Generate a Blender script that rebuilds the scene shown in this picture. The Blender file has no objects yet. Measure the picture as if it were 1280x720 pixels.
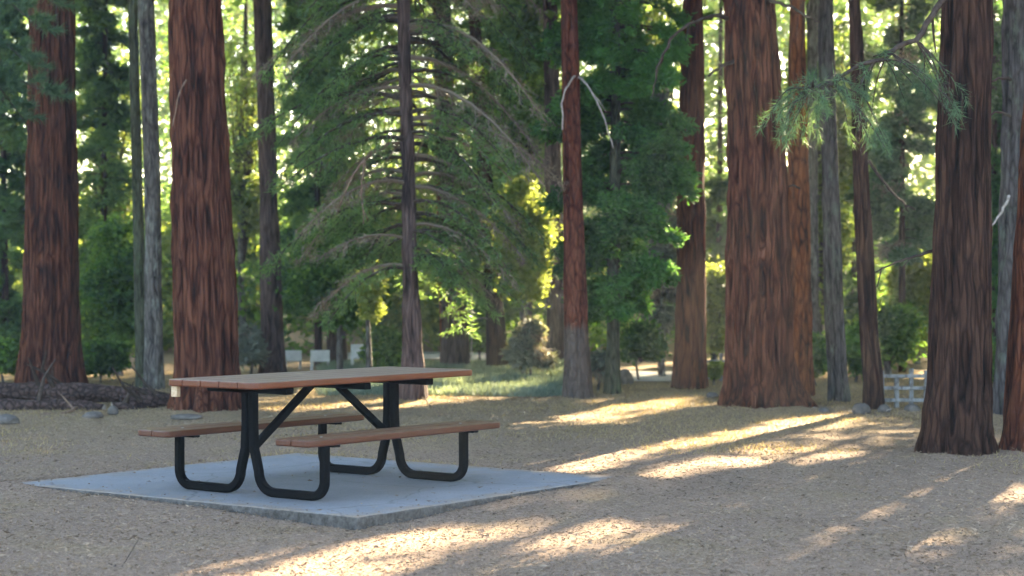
import bpy, math, random
import numpy as np
rs = np.random.RandomState(7); random.seed(7)
SC = bpy.context.scene
COL = SC.collection
F, CH, YH = 2384.0, 1.396, 349.0           # focal length in 1280-wide pixels, camera height, horizon row
GZ = -0.07                                 # mean height of the forest floor (slab top is z = 0)
EL, AZ = math.radians(26), math.atan2(.42, .91)
SUN = np.array([math.sin(AZ)*math.cos(EL), math.cos(AZ)*math.cos(EL), math.sin(EL)])

def wx(px, D): return (px-640)/F*D
def wz(py, D): return CH-(py-YH)/F*D
def gd(py): return F*(CH-GZ)/(py-YH)       # distance of a ground point seen on a row
def W(px, py, D): return np.array([wx(px, D), D, wz(py, D)])

# ---------------------------------------------------------------- noise
def _h(ix, iy, iz, s):
    n = (ix.astype(np.int64)*374761393 + iy.astype(np.int64)*668265263 + iz.astype(np.int64)*2147483647 + s*974634777) & 0xffffffff
    n = ((n ^ (n >> 13))*1274126177) & 0xffffffff
    n = ((n ^ (n >> 16))*2246822519) & 0xffffffff
    return ((n ^ (n >> 15)) & 0xffff)/65535.0
def vn(x, y, z, s=0):
    x, y, z = np.broadcast_arrays(np.asarray(x, float), np.asarray(y, float), np.asarray(z, float))
    ix, iy, iz = np.floor(x), np.floor(y), np.floor(z)
    u, v, w = x-ix, y-iy, z-iz
    u, v, w = u*u*(3-2*u), v*v*(3-2*v), w*w*(3-2*w)
    r = 0
    for a in (0, 1):
        for b in (0, 1):
            for c in (0, 1):
                r = r + _h(ix+a, iy+b, iz+c, s)*(u if a else 1-u)*(v if b else 1-v)*(w if c else 1-w)
    return r*2-1
def fbm(x, y, z, o=4, s=0):
    r, a, f = 0, .5, 1.
    for i in range(o):
        r = r + a*vn(x*f, y*f, z*f, s+i); a *= .5; f *= 2.03
    return r

# ---------------------------------------------------------------- mesh building
class MB:
    def __init__(s): s.V = []; s.F = []; s.M = []; s.T = []; s.n = 0
    def add(s, V, Fa, mat=0, tone=None):
        V = np.asarray(V, float).reshape(-1, 3); Fa = np.asarray(Fa, int)
        if len(V) == 0: return
        s.V.append(V); s.F.append(Fa+s.n); s.M.append(np.full(len(Fa), mat, int))
        s.T.append(np.full(len(V), .5) if tone is None else np.broadcast_to(tone, (len(V),)).astype(float)); s.n += len(V)
    def build(s, name, mats, parent=None, smooth=True, origin=None):
        V = np.concatenate(s.V); 
        if origin is not None: V = V-np.asarray(origin, float)
        sizes = np.concatenate([np.full(len(f), f.shape[1], int) for f in s.F])
        loops = np.concatenate([f.ravel() for f in s.F])
        me = bpy.data.meshes.new(name)
        me.vertices.add(len(V)); me.vertices.foreach_set('co', V.ravel().astype(np.float32))
        me.loops.add(len(loops)); me.loops.foreach_set('vertex_index', loops.astype(np.int32))
        me.polygons.add(len(sizes)); st = np.concatenate([[0], np.cumsum(sizes)[:-1]])
        me.polygons.foreach_set('loop_start', st.astype(np.int32))
        me.polygons.foreach_set('material_index', np.concatenate(s.M).astype(np.int32))
        me.polygons.foreach_set('use_smooth', np.full(len(sizes), smooth))
        at = me.attributes.new('tone', 'FLOAT', 'POINT'); at.data.foreach_set('value', np.concatenate(s.T).astype(np.float32))
        me.update(calc_edges=True)
        for m in (mats if isinstance(mats, (list, tuple)) else [mats]): me.materials.append(m)
        o = bpy.data.objects.new(name, me); COL.objects.link(o)
        if parent is not None: o.parent = parent
        return o
def empty(name, loc, rz=0):
    o = bpy.data.objects.new(name, None); COL.objects.link(o); o.location = loc; o.rotation_euler = (0, 0, rz)
    o.empty_display_size = .3
    return o
def tag(o, label=None, cat=None, group=None, kind=None):
    for k, v in (('label', label), ('category', cat), ('group', group), ('kind', kind)):
        if v: o[k] = v
    return o

def tube(P, R, n=6, squash=1.0, caps=True):
    """closed tube along the polyline P with radii R"""
    P = np.asarray(P, float); m = len(P); R = np.broadcast_to(np.asarray(R, float), (m,))
    T = np.gradient(P, axis=0); T /= np.linalg.norm(T, axis=1)[:, None]+1e-9
    ref = np.array([0, 0, 1.]) if abs(T[:, 2]).mean() < .8 else np.array([0, 1., 0])
    A = np.cross(T, ref); A /= np.linalg.norm(A, axis=1)[:, None]+1e-9; B = np.cross(A, T)
    th = np.arange(n)*2*np.pi/n
    V = P[:, None]+R[:, None, None]*(np.cos(th)[None, :, None]*A[:, None]+squash*np.sin(th)[None, :, None]*B[:, None])
    i = np.arange(m-1)[:, None]*n; j = np.arange(n)[None]; k = (j+1) % n
    Q = np.stack([i+j, i+k, i+n+k, i+n+j], -1).reshape(-1, 4)
    return V.reshape(-1, 3), Q
def spline(P, k=6):
    P = np.asarray(P, float); m = len(P)
    if m < 3: 
        t = np.linspace(0, 1, k+1)[:, None]; return P[0]*(1-t)+P[-1]*t
    E = np.vstack([2*P[0]-P[1], P, 2*P[-1]-P[-2]]); out = []
    for i in range(m-1):
        p0, p1, p2, p3 = E[i:i+4]
        for t in np.arange(k)/k:
            out.append(.5*((2*p1)+(p2-p0)*t+(2*p0-5*p1+4*p2-p3)*t*t+(3*p1-p0-3*p2+p3)*t**3))
    out.append(P[-1]); return np.array(out)

def bevel_box(mb, lo, hi, b=.004, mat=0):
    """box with chamfered edges (24 vertices)"""
    lo, hi = np.array(lo, float), np.array(hi, float); V = []; idx = {}
    for sx in (0, 1):
        for sy in (0, 1):
            for sz in (0, 1):
                c = np.where([sx, sy, sz], hi, lo); d = np.where([sx, sy, sz], -1, 1)*b
                for a in range(3):
                    p = c+d; p[a] = c[a]; idx[(sx, sy, sz, a)] = len(V); V.append(p)
    Q = []; Tn = []
    def q(*k): Q.append([idx[x] for x in k])
    for s in (0, 1):
        q((s,0,0,0),(s,1,0,0),(s,1,1,0),(s,0,1,0)); q((0,s,0,1),(1,s,0,1),(1,s,1,1),(0,s,1,1)); q((0,0,s,2),(1,0,s,2),(1,1,s,2),(0,1,s,2))
        for t in (0, 1):
            q((0,s,t,1),(1,s,t,1),(1,s,t,2),(0,s,t,2)); q((s,0,t,0),(s,1,t,0),(s,1,t,2),(s,0,t,2)); q((s,t,0,0),(s,t,1,0),(s,t,1,1),(s,t,0,1))
            for r in (0, 1): Tn.append([idx[(s,t,r,0)], idx[(s,t,r,1)], idx[(s,t,r,2)]])
    V = np.array(V); C = (lo+hi)/2
    def fix(L):
        o = []
        for f in L:
            a, b_, c = V[f[0]], V[f[1]], V[f[2]]
            n = np.cross(b_-a, c-a); o.append(f if np.dot(n, a-C+(b_-a)*.1) > 0 else f[::-1])
        return o
    n0 = mb.n; mb.add(V, fix(Q), mat); mb.F.append(np.array(fix(Tn))+n0); mb.M.append(np.full(8, mat, int)); 

# ---------------------------------------------------------------- materials
def mat(name):
    m = bpy.data.materials.new(name); m.use_nodes = True; nt = m.node_tree; nt.nodes.clear()
    out = nt.nodes.new('ShaderNodeOutputMaterial'); return m, nt, out
def N(nt, t, **kw):
    n = nt.nodes.new('ShaderNode'+t)
    for k, v in kw.items():
        if k in n.inputs: n.inputs[k].default_value = v
        else: setattr(n, k, v)
    return n
def L(nt, a, b): nt.links.new(a, b)
def ramp(nt, fac, stops, interp='LINEAR'):
    r = nt.nodes.new('ShaderNodeValToRGB'); e = r.color_ramp.elements; r.color_ramp.interpolation = interp
    while len(e) < len(stops): e.new(.5)
    for x, (p, c) in zip(e, stops): x.position = p; x.color = (*c, 1)
    L(nt, fac, r.inputs[0]); return r
def coords(nt, scale=(1, 1, 1), kind='Object'):
    tc = N(nt, 'TexCoord'); mp = N(nt, 'Mapping'); mp.inputs['Scale'].default_value = scale
    L(nt, tc.outputs[kind], mp.inputs[0]); return mp.outputs[0]
def noise(nt, co, sc, det=4, rough=.55, dist=0):
    n = N(nt, 'TexNoise'); n.inputs['Scale'].default_value = sc; n.inputs['Detail'].default_value = det
    n.inputs['Roughness'].default_value = rough; n.inputs['Distortion'].default_value = dist
    if co is not None: L(nt, co, n.inputs['Vector'])
    return n.outputs['Fac']
def mix(nt, f, a, b, mode='MIX'):
    m = nt.nodes.new('ShaderNodeMix'); m.data_type = 'RGBA'; m.blend_type = mode
    for s, v in ((0, f), (6, a), (7, b)):
        if isinstance(v, (int, float)): m.inputs[s].default_value = v
        elif isinstance(v, tuple): m.inputs[s].default_value = (*v, 1)
        else: L(nt, v, m.inputs[s])
    return m.outputs[2]
def principled(nt, out, col, rough=.8, bump=None, bs=.3, bd=.02, spec=.3, metal=0):
    b = N(nt, 'BsdfPrincipled'); b.inputs['Roughness'].default_value = rough if isinstance(rough, float) else .5
    if not isinstance(rough, float): L(nt, rough, b.inputs['Roughness'])
    b.inputs['Specular IOR Level'].default_value = spec; b.inputs['Metallic'].default_value = metal
    if isinstance(col, tuple): b.inputs['Base Color'].default_value = (*col, 1)
    else: L(nt, col, b.inputs['Base Color'])
    if bump is not None:
        bn = N(nt, 'Bump'); bn.inputs['Strength'].default_value = bs; bn.inputs['Distance'].default_value = bd
        L(nt, bump, bn.inputs['Height']); L(nt, bn.outputs[0], b.inputs['Normal'])
    L(nt, b.outputs[0], out.inputs[0]); return b

def bark(name, ridge, mid, deep, k=13, kz=1.6, lichen=None, lower=None):
    m, nt, out = mat(name)
    tc = N(nt, 'TexCoord'); wp = N(nt, 'TexNoise'); wp.inputs['Scale'].default_value = 2.2; wp.inputs['Detail'].default_value = 2
    L(nt, tc.outputs['Object'], wp.inputs['Vector'])
    sc = N(nt, 'VectorMath', operation='SCALE'); sc.inputs['Scale'].default_value = .07; L(nt, wp.outputs['Color'], sc.inputs[0])
    ad = N(nt, 'VectorMath', operation='ADD'); L(nt, tc.outputs['Object'], ad.inputs[0]); L(nt, sc.outputs[0], ad.inputs[1])
    mp = N(nt, 'Mapping'); mp.inputs['Scale'].default_value = (k, k, kz); L(nt, ad.outputs[0], mp.inputs[0])
    vo = N(nt, 'TexVoronoi', feature='DISTANCE_TO_EDGE'); vo.inputs['Scale'].default_value = 1; L(nt, mp.outputs[0], vo.inputs['Vector'])
    mq = N(nt, 'Mapping'); mq.inputs['Scale'].default_value = (k*1.5, k*1.5, kz*1.15); L(nt, ad.outputs[0], mq.inputs[0])
    n1 = noise(nt, mq.outputs[0], 1.2, 6, .68)
    n2 = noise(nt, coords(nt, (30, 30, 9)), 1.5, 4, .7)
    at = N(nt, 'Attribute'); at.attribute_name = 'tone'
    mr = N(nt, 'MapRange'); mr.inputs[1].default_value = 0; mr.inputs[2].default_value = .22; L(nt, vo.outputs['Distance'], mr.inputs[0])
    h1 = N(nt, 'Math', operation='MULTIPLY'); L(nt, mr.outputs[0], h1.inputs[0]); h1.inputs[1].default_value = .30
    h2 = N(nt, 'Math', operation='MULTIPLY_ADD'); L(nt, n1, h2.inputs[0]); h2.inputs[1].default_value = .72; L(nt, h1.outputs[0], h2.inputs[2])
    h3 = N(nt, 'Math', operation='MULTIPLY_ADD'); L(nt, at.outputs['Fac'], h3.inputs[0]); h3.inputs[1].default_value = .30; L(nt, h2.outputs[0], h3.inputs[2])
    r = ramp(nt, h3.outputs[0], [(.34, deep), (.60, mid), (.98, ridge)])
    c = mix(nt, n2, r.outputs[0], mix(nt, .5, r.outputs[0], (.5, .42, .4), 'MULTIPLY'))
    big = noise(nt, coords(nt, (.8, .8, .35)), 2, 3)
    c = mix(nt, ramp(nt, big, [(.35, (0, 0, 0)), (.7, (1, 1, 1))]).outputs[0], c, mix(nt, .6, c, (.62, .60, .62), 'MULTIPLY'))
    if lichen:
        c = mix(nt, ramp(nt, noise(nt, coords(nt, (3, 3, 1.2)), 2.5, 5, .7), [(.52, (0, 0, 0)), (.66, (.8, .8, .8))]).outputs[0], c, lichen)
    if lower:      # (height, colour): older bark below this height
        sx = N(nt, 'SeparateXYZ'); L(nt, tc.outputs['Object'], sx.inputs[0])
        m2 = N(nt, 'MapRange'); m2.inputs[1].default_value = lower[0]-.04; m2.inputs[2].default_value = lower[0]+.05
        m2.inputs[3].default_value = 1; m2.inputs[4].default_value = 0
        j = N(nt, 'Math', operation='MULTIPLY_ADD'); L(nt, n1, j.inputs[0]); j.inputs[1].default_value = .25; L(nt, sx.outputs[2], j.inputs[2]); L(nt, j.outputs[0], m2.inputs[0])
        c = mix(nt, m2.outputs[0], c, mix(nt, h3.outputs[0], (.03, .025, .022), lower[1]))
    hh = N(nt, 'Math', operation='MULTIPLY_ADD'); L(nt, n2, hh.inputs[0]); hh.inputs[1].default_value = .25; L(nt, h3.outputs[0], hh.inputs[2])
    principled(nt, out, c, .93, hh.outputs[0], 1.0, .06, .12)
    return m
def leaf(name, dark, lite, trans=.45, rough=.55, spec=.35):
    m, nt, out = mat(name)
    at = N(nt, 'Attribute'); at.attribute_name = 'tone'
    r = ramp(nt, at.outputs['Fac'], [(.1, dark), (.9, lite)])
    b = N(nt, 'BsdfPrincipled'); b.inputs['Roughness'].default_value = rough; b.inputs['Specular IOR Level'].default_value = spec
    L(nt, r.outputs[0], b.inputs['Base Color'])
    t = N(nt, 'BsdfTranslucent'); g = N(nt, 'Gamma'); L(nt, r.outputs[0], g.inputs[0]); g.inputs[1].default_value = .8
    warm = mix(nt, 1.0, g.outputs[0], (1.0, .94, .45), 'MULTIPLY'); L(nt, warm, t.inputs[0])
    ms = N(nt, 'MixShader'); ms.inputs[0].default_value = trans; L(nt, b.outputs[0], ms.inputs[1]); L(nt, t.outputs[0], ms.inputs[2])
    L(nt, ms.outputs[0], out.inputs[0]); return m

RED = bark('red_bark', (.22, .088, .050), (.078, .026, .014), (.010, .004, .003), 19, 1.7)
REDB = bark('ponderosa_bark', (.25, .088, .040), (.115, .034, .016), (.018, .006, .004), 21, 2.2)
ORANGE = bark('orange_bark', (.36, .125, .045), (.17, .052, .019), (.03, .011, .006), 17, 4.0, lower=None)
TWO = bark('two_tone_bark', (.24, .088, .052), (.13, .040, .024), (.03, .011, .007), 18, 5.0, lower=(1.0, (.16, .125, .105)))
BROWN = bark('brown_bark', (.12, .070, .054), (.05, .028, .022), (.010, .006, .006), 22, 2.0)
DARK = bark('dark_bark', (.115, .060, .038), (.038, .018, .0115), (.005, .003, .0025), 22, 1.8)
SLATE = bark('slate_bark', (.17, .155, .15), (.085, .075, .07), (.02, .018, .018), 24, 3.5, lichen=(.15, .17, .13))
GREY = bark('grey_bark', (.24, .22, .20), (.12, .108, .10), (.025, .022, .02), 20, 4.5, lichen=(.30, .31, .27))
MAUVE = bark('mauve_brown_bark', (.22, .155, .135), (.10, .066, .058), (.016, .011, .010), 22, 2.2)
MOSSY = bark('mossy_bark', (.17, .18, .12), (.09, .095, .06), (.02, .02, .015), 22, 4.0, lichen=(.13, .17, .09))
FIR = leaf('fir_needles', (.040, .10, .038), (.18, .32, .11), .55)
CEDAR = leaf('cedar_needles', (.022, .088, .024), (.11, .29, .06), .52)
PINE = leaf('pine_needles', (.032, .080, .045), (.14, .25, .13), .45)
DEAD = leaf('dry_twigs', (.10, .075, .055), (.34, .27, .20), .15)
BROAD = leaf('green_leaves', (.040, .11, .022), (.20, .36, .070), .62)
YEL = leaf('yellow_green_leaves', (.09, .16, .035), (.28, .35, .09), .58)
GREYL = leaf('grey_lichen_foliage', (.07, .085, .065), (.22, .24, .19), .25)
GRASSG = leaf('meadow_blades', (.10, .15, .12), (.25, .32, .26), .3)
STRAW = leaf('straw_blades', (.18, .125, .065), (.46, .35, .19), .35)
LITM = leaf('litter_chips', (.10, .068, .046), (.38, .28, .192), .0, .9, .1)
def branch_mat(name, a, b):
    m, nt, out = mat(name); n = noise(nt, coords(nt, (6, 6, 6)), 3, 5)
    principled(nt, out, ramp(nt, n, [(.3, a), (.7, b)]).outputs[0], .9, n, .6, .01, .1); return m
LIMB = branch_mat('limb_bark', (.035, .025, .02), (.10, .075, .06))
PALE = branch_mat('bare_pale_branch', (.28, .23, .19), (.55, .48, .42))
TAN = branch_mat('tan_branch', (.12, .08, .055), (.30, .20, .14))  # tan bark colour of bare branches and sticks

# ---------------------------------------------------------------- where sun comes through the canopy
# ground patches (photo rows/columns) that gaps carved in the canopy let the sun reach: polygon, share of foliage missing there
LIT = [
 ([(655,582),(760,562),(880,541),(960,526),(1060,514),(1070,528),(980,541),(880,558),(800,574),(720,600),(640,604)], 1.0),
 ([(745,594),(800,583),(860,571),(900,558),(960,553),(1040,556),(1120,566),(1120,577),(1000,583),(900,592),(780,600)], .95),
 ([(1040,519),(1140,522),(1150,545),(1130,566),(1000,555),(960,545)], .85),
 ([(865,681),(900,662),(975,638),(985,642),(930,668),(885,684)], .97),
 ([(1025,618),(1060,604),(1075,604),(1045,619)], .97),
 ([(990,684),(1030,664),(1100,655),(1190,658),(1285,640),(1300,690),(1180,692),(1080,700)], .75),
 ([(1190,636),(1240,612),(1300,600),(1300,632),(1250,642)], .9),
 ([(60,760),(200,706),(330,678),(450,666),(600,658),(740,655),(860,658),(880,668),(780,690),(690,704),(560,716),(480,760)], .97),
 ([(130,592),(230,577),(345,565),(345,570),(230,584),(150,592)], .97),
 ([(540,508),(700,500),(860,496),(900,506),(820,520),(700,526),(540,533)], .95),
 ([(-40,540),(60,520),(180,520),(200,531),(60,548),(-40,556)], .8),
 ([(560,596),(640,520),(900,505),(1300,550),(1300,760),(640,760)], .6),
 ([(560,533),(640,528),(760,520),(760,528),(640,537),(560,540)], .5),
]
GLOW = [(655,300,28,1.6,.95),(462,365,26.5,.35,.95),(132,120,36,1.0,.9),(305,200,37,.9,.9),(893,370,33,.8,.9),(1146,370,33,1.0,.9),(1026,60,33,1.0,.8),(808,80,38,1.2,.8),(1026,380,33,.7,.8),
 (400,40,32,.8,.7),(600,200,35,1.0,.7),(655,40,34,1.0,.8),(20,320,31,.5,.7),(1115,60,30,.8,.7),(250,400,37,.5,.6),(150,300,29,.5,.6),(440,110,24,.6,.6),(580,100,24,.6,.6)]
def inpoly(x, y, poly):
    r = np.zeros(len(x), bool); n = len(poly)
    for i in range(n):
        x0, y0 = poly[i]; x1, y1 = poly[(i+1) % n]
        if y0 == y1: continue
        c = ((y0 > y) != (y1 > y)) & (x < (x1-x0)*(y-y0)/(y1-y0)+x0); r ^= c
    return r
def openness(P):
    """share of foliage absent at P because the line from it away from the sun ends on a sunlit patch of ground"""
    t = (P[:, 2]-GZ)/SUN[2]; G = P-t[:, None]*SUN
    gy = np.maximum(G[:, 1], .5); px = 640+F*G[:, 0]/gy; py = YH+F*(CH-GZ)/gy
    o = np.zeros(len(P)); ok = G[:, 1] > 3
    for poly, s in LIT: o = np.where(ok & inpoly(px, py, poly), np.maximum(o, s), o)
    far = np.clip((G[:, 1]-24)/4, 0, 1)*.88
    o = np.where(P[:, 2] > 3.4, np.maximum(o, far), 0)
    for px, py, D, r, s in GLOW:      # foliage carved sunward so sun reaches single crowns behind the clearing
        c = W(px, py, D); v = P-c; al = v@SUN; pe = np.linalg.norm(v-al[:, None]*SUN, axis=1)
        o = np.where((al > r*1.15) & (pe < r), np.maximum(o, s), o)
    return o
def thin(P): return rs.rand(len(P)) >= openness(P)

# ---------------------------------------------------------------- foliage
def unit(v): return v/(np.linalg.norm(v, axis=-1, keepdims=True)+1e-9)
def blades(mb, P, Dv, ln, wd, tone, mt=0, leafy=False):
    """one small pointed blade (kite) per point P along Dv"""
    n = len(P)
    if n == 0: return
    Dv = unit(Dv); S = unit(np.cross(Dv, rs.randn(n, 3)))
    ln = np.broadcast_to(ln, (n,))[:, None]*(.65+.7*rs.rand(n, 1)); wd = np.broadcast_to(wd, (n,))[:, None]*(.7+.6*rs.rand(n, 1))
    if leafy:
        nn = np.cross(Dv, S)*(.12*ln)
        V = np.stack([P, P+Dv*ln*.45+S*wd*.5+nn, P+Dv*ln, P+Dv*ln*.45-S*wd*.5+nn], 1)
        Fa = np.arange(n)[:, None]*4+np.array([[0, 1, 2, 3]]); k = 4
    else:
        V = np.stack([P-S*wd*.5, P+S*wd*.5, P+Dv*ln], 1); Fa = np.arange(n)[:, None]*3+np.array([[0, 1, 2]]); k = 3
    mb.add(V.reshape(-1, 3), Fa, mt, np.repeat(np.clip(tone, 0, 1), k))
def clump_tone(P, base=.45, amp=.4, f=1.6, s=3):
    return base+amp*fbm(P[:, 0]*f, P[:, 1]*f, P[:, 2]*f, 3, s)*1.6+rs.randn(len(P))*.20

def boughs(mb, cx, cy, zb, zt, R, nb, droop=.35, rise=.1, prof=None, needle=.12, wd=.016, per=900, base=.45, limbmat=1, leafmat=0,
           coarse=1.0, jag=.35, trunkR=.1, flat=.35, leafy=False, dead=0., deadmat=2, lean=(0, 0), zlow=None, twigs=True, azr=None, seed=3):
    """whorled conifer boughs between heights zb and zt; each bough is a tapered limb carrying side twigs with needles"""
    allP = []; allD = []; allT = []; allX = []
    for i in range(nb):
        f = (i+rs.rand())/nb; z0 = zb+(zt-zb)*f
        pr = prof(f) if prof else (1-f)**.75*.95+.08
        Lb = R*pr*(1-jag*rs.rand()); az = rs.rand()*2*math.pi if azr is None else azr[0]+rs.rand()*(azr[1]-azr[0])
        d = np.array([math.cos(az), math.sin(az), 0.]); side = np.array([-d[1], d[0], 0.])
        t = np.linspace(0, 1, 7)[:, None]
        bend = (rs.rand()-.5)*.35
        x0 = np.array([cx+lean[0]*(z0-zb), cy+lean[1]*(z0-zb), z0])
        P = x0+d*Lb*t+side*bend*Lb*t**2+np.array([0, 0, 1.])*((rise+.45*droop*(rs.rand()-.5))*Lb*t-droop*Lb*t**2*(.7+.6*rs.rand()))
        if zlow is not None and P[-1][2] < zlow: P[:, 2] += (zlow-P[-1][2])*t[:, 0]
        rad = np.linspace(max(.012, .018*Lb), .004, 7)
        V, Q = tube(P, rad, 4); isdead = rs.rand() < dead
        mb.add(V, Q, deadmat if isdead else limbmat)
        m = int(per*Lb/R*(.8+.4*rs.rand())*(.6 if isdead else 1))
        u = .12+.88*rs.rand(m)**.8; ui = np.clip(u*6, 0, 5.999); k = ui.astype(int); w = (ui-k)[:, None]
        C = P[k]*(1-w)+P[k+1]*w; T = unit(P[np.minimum(k+1, 6)]-P[k])
        nt_ = max(5, int(14*Lb/1.5)); tw = rs.randint(0, nt_, m)                 # side twigs
        tu = .15+.85*(np.arange(nt_)+.5)/nt_; ts = np.where(np.arange(nt_) % 2, 1, -1)*(.55+.5*rs.rand(nt_))
        u = tu[tw]; ui = np.clip(u*6, 0, 5.999); k = ui.astype(int); w = (ui-k)[:, None]; C = P[k]*(1-w)+P[k+1]*w; T = unit(P[np.minimum(k+1, 6)]-P[k])
        S = unit(np.cross(T, np.array([0, 0, 1.]))); tl = (Lb*.42*(1-u*.72)*np.abs(ts[tw])); q = rs.rand(m)**.75
        dirn = unit(S*np.sign(ts[tw])[:, None]*.8+T*.65)
        off = dirn*(tl*q)[:, None]; off[:, 2] -= droop*.55*tl*q*q
        Pt = C+off+rs.randn(m, 3)*np.array([1, 1, flat])*.045*coarse
        dd = dirn*.8+rs.randn(m, 3)*.55; 
        allP.append(Pt); allD.append(dd); allX.append(np.full(m, isdead))
        if twigs:
            for a in range(0, nt_):
                kk = min(5, int(tu[a]*6)); ww = tu[a]*6-kk; c = P[kk]*(1-ww)+P[kk+1]*ww; Tt = unit(P[kk+1]-P[kk]); Ss = unit(np.cross(Tt, np.array([0, 0, 1.])))
                ll = Lb*.42*(1-tu[a]*.72)*abs(ts[a]); di = unit(Ss*np.sign(ts[a])*.8+Tt*.65)
                e1 = c+di*ll*.5+np.array([0, 0, -.14*droop*ll]); e2 = c+di*ll+np.array([0, 0, -.55*droop*ll])
                V, Q = tube(np.array([c, e1, e2]), np.array([.007, .005, .003]), 3); mb.add(V, Q, deadmat if isdead else limbmat)
    P = np.concatenate(allP); Dv = np.concatenate(allD); X = np.concatenate(allX)
    keep = thin(P); P, Dv, X = P[keep], Dv[keep], X[keep]
    T = clump_tone(P, base, s=seed)
    a = ~X
    blades(mb, P[a], Dv[a], needle*coarse, wd*coarse, T[a], leafmat, leafy)
    if X.any(): blades(mb, P[X], Dv[X]-np.array([0, 0, .35]), needle*1.1, wd*.55, rs.rand(X.sum()), deadmat)

def leafy_crown(mb, c, r, n, size=.07, base=.5, limbmat=1, leafmat=0, clumps=40, stem=None, amp=.4, seed=5, hollow=.35, spread=.24):
    """broadleaf crown: limbs run from the stem to leaf clumps spread through an uneven volume"""
    c = np.array(c, float); r = np.array(r, float)
    dirs = unit(rs.randn(clumps, 3)); rad = hollow+(1-hollow)*rs.rand(clumps)**.6
    rad *= .8+.35*fbm(dirs[:, 0]*1.7, dirs[:, 1]*1.7, dirs[:, 2]*1.7, 2, seed)*2
    K = c+dirs*rad[:, None]*r
    if stem is None: stem = c-np.array([0, 0, r[2]])
    for k in K:
        b = stem+(c-stem)*rs.rand()*.8; mid = (b+k)/2+rs.randn(3)*.1*r.min()+np.array([0, 0, .08*r[2]])
        V, Q = tube(spline([b, mid, k], 3), np.linspace(.022, .006, 7), 4); mb.add(V, Q, limbmat)
    idx = rs.randint(0, clumps, n); cs = (.6+.8*rs.rand(clumps))*spread*r.min()
    P = K[idx]+rs.randn(n, 3)*cs[idx][:, None]*np.array([1.1, 1.1, .75])
    P = P[P[:, 2] > GZ+.02]
    P = P[thin(P)]
    Dv = rs.randn(len(P), 3)*np.array([1, 1, .6])-np.array([0, 0, .3])
    blades(mb, P, Dv, size, size*.75, clump_tone(P, base, amp, 2.2, seed), leafmat, True)

# ---------------------------------------------------------------- trunks
def trunk_mesh(mb, prof, D, H, rough=.02, flute=.0, flare=1.07, n=72, k=12., kz=1.5, dz=.035, seed=1, mt=0, roots=0.):
    """prof: rows of (photo row, column, width) at distance D, base first; continued to height H"""
    z = np.array([wz(p[0], D) for p in prof]); x = np.array([wx(p[1], D) for p in prof]); r = np.array([p[2] for p in prof])/F*D/2
    z[0] = GZ
    sl = (x[-1]-x[-2])/(z[-1]-z[-2]); rt = r[-1]
    zs = np.concatenate([np.arange(GZ-.25, 7.2, dz), np.arange(7.2, H, .25)])
    xs = np.interp(zs, z, x); up = zs > z[-1]; xs = np.where(up, x[-1]+sl*(zs-z[-1]), xs)
    ker = np.ones(9)/9; xs[:] = np.convolve(np.pad(xs, 4, 'edge'), ker, 'valid')
    rr = np.interp(zs, z, r); rr = np.where(up, rt*np.clip(1-(zs-z[-1])/(H-z[-1]), 0, 1)**.8+.012, rr)
    ground = np.clip(1-(zs-GZ)/.55, 0, 1)
    th = np.arange(n)*2*np.pi/n; TH, ZZ = np.meshgrid(th, zs)
    Rr = rr[:, None]*(1+.035*vn(np.cos(TH)*1.3, np.sin(TH)*1.3, ZZ*.7, seed+9))
    cx, cy = np.cos(TH)*Rr, np.sin(TH)*Rr
    wob = .05*vn(cx*3, cy*3, ZZ*1.1, seed+20)
    f1 = vn(cx*k+wob*8, cy*k, ZZ*kz, seed); f2 = vn(cx*k*2.1, cy*k*2.1, ZZ*kz*2.3, seed+1)
    rid = 1-np.abs(f1)*1.6+.35*f2                       # ridges with furrows between
    rid = np.clip(rid, -.6, 1.2)
    dis = rough*(rid-.55)
    if flute: dis += flute*Rr*(vn(np.cos(TH)*2.6+seed, np.sin(TH)*2.6, ZZ*.25, seed+5))*(.45+ground[:, None])
    if roots:
        lob = np.clip(vn(np.cos(TH)*1.9+seed*3, np.sin(TH)*1.9, .3+0*ZZ, seed+7)+.15, 0, 1)
        dis += roots*lob*ground[:, None]**2.2
    Rf = Rr*(1+(flare-1)*ground[:, None]**2)+dis
    V = np.stack([xs[:, None]+np.cos(TH)*Rf, D+np.sin(TH)*Rf, ZZ], -1).reshape(-1, 3)
    m = len(zs); i = np.arange(m-1)[:, None]*n; j = np.arange(n)[None]; kk = (j+1) % n
    Q = np.stack([i+j, i+kk, i+n+kk, i+n+j], -1).reshape(-1, 4)
    mb.add(V, Q, mt, np.clip(rid, 0, 1).ravel())
    return xs, zs
def limb_px(root, pts, r0, r1, m, base, name='branch', label=None, forks=0):
    P = spline([W(a, b, c) for a, b, c in pts], 5); P += rs.randn(*P.shape)*min(.012, r0*.3)
    mb = MB(); V, Q = tube(P, np.linspace(r0, r1, len(P)), 6); mb.add(V, Q, 0)
    for f in range(forks):
        k = rs.randint(2, len(P)-2); T = unit(P[k+1]-P[k]); d = unit(T+rs.randn(3)*.8+np.array([0, 0, -.3])); l = (.15+.35*rs.rand())*np.linalg.norm(P[-1]-P[0])*.5
        V, Q = tube(np.array([P[k], P[k]+d*l*.5+rs.randn(3)*.02, P[k]+d*l+np.array([0, 0, -.15*l])]), np.array([r1*1.4, r1, r1*.5]), 4); mb.add(V, Q, 0)
    o = mb.build(name, m, root, origin=base)
    if label: o['label'] = label
    return o, P
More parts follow.
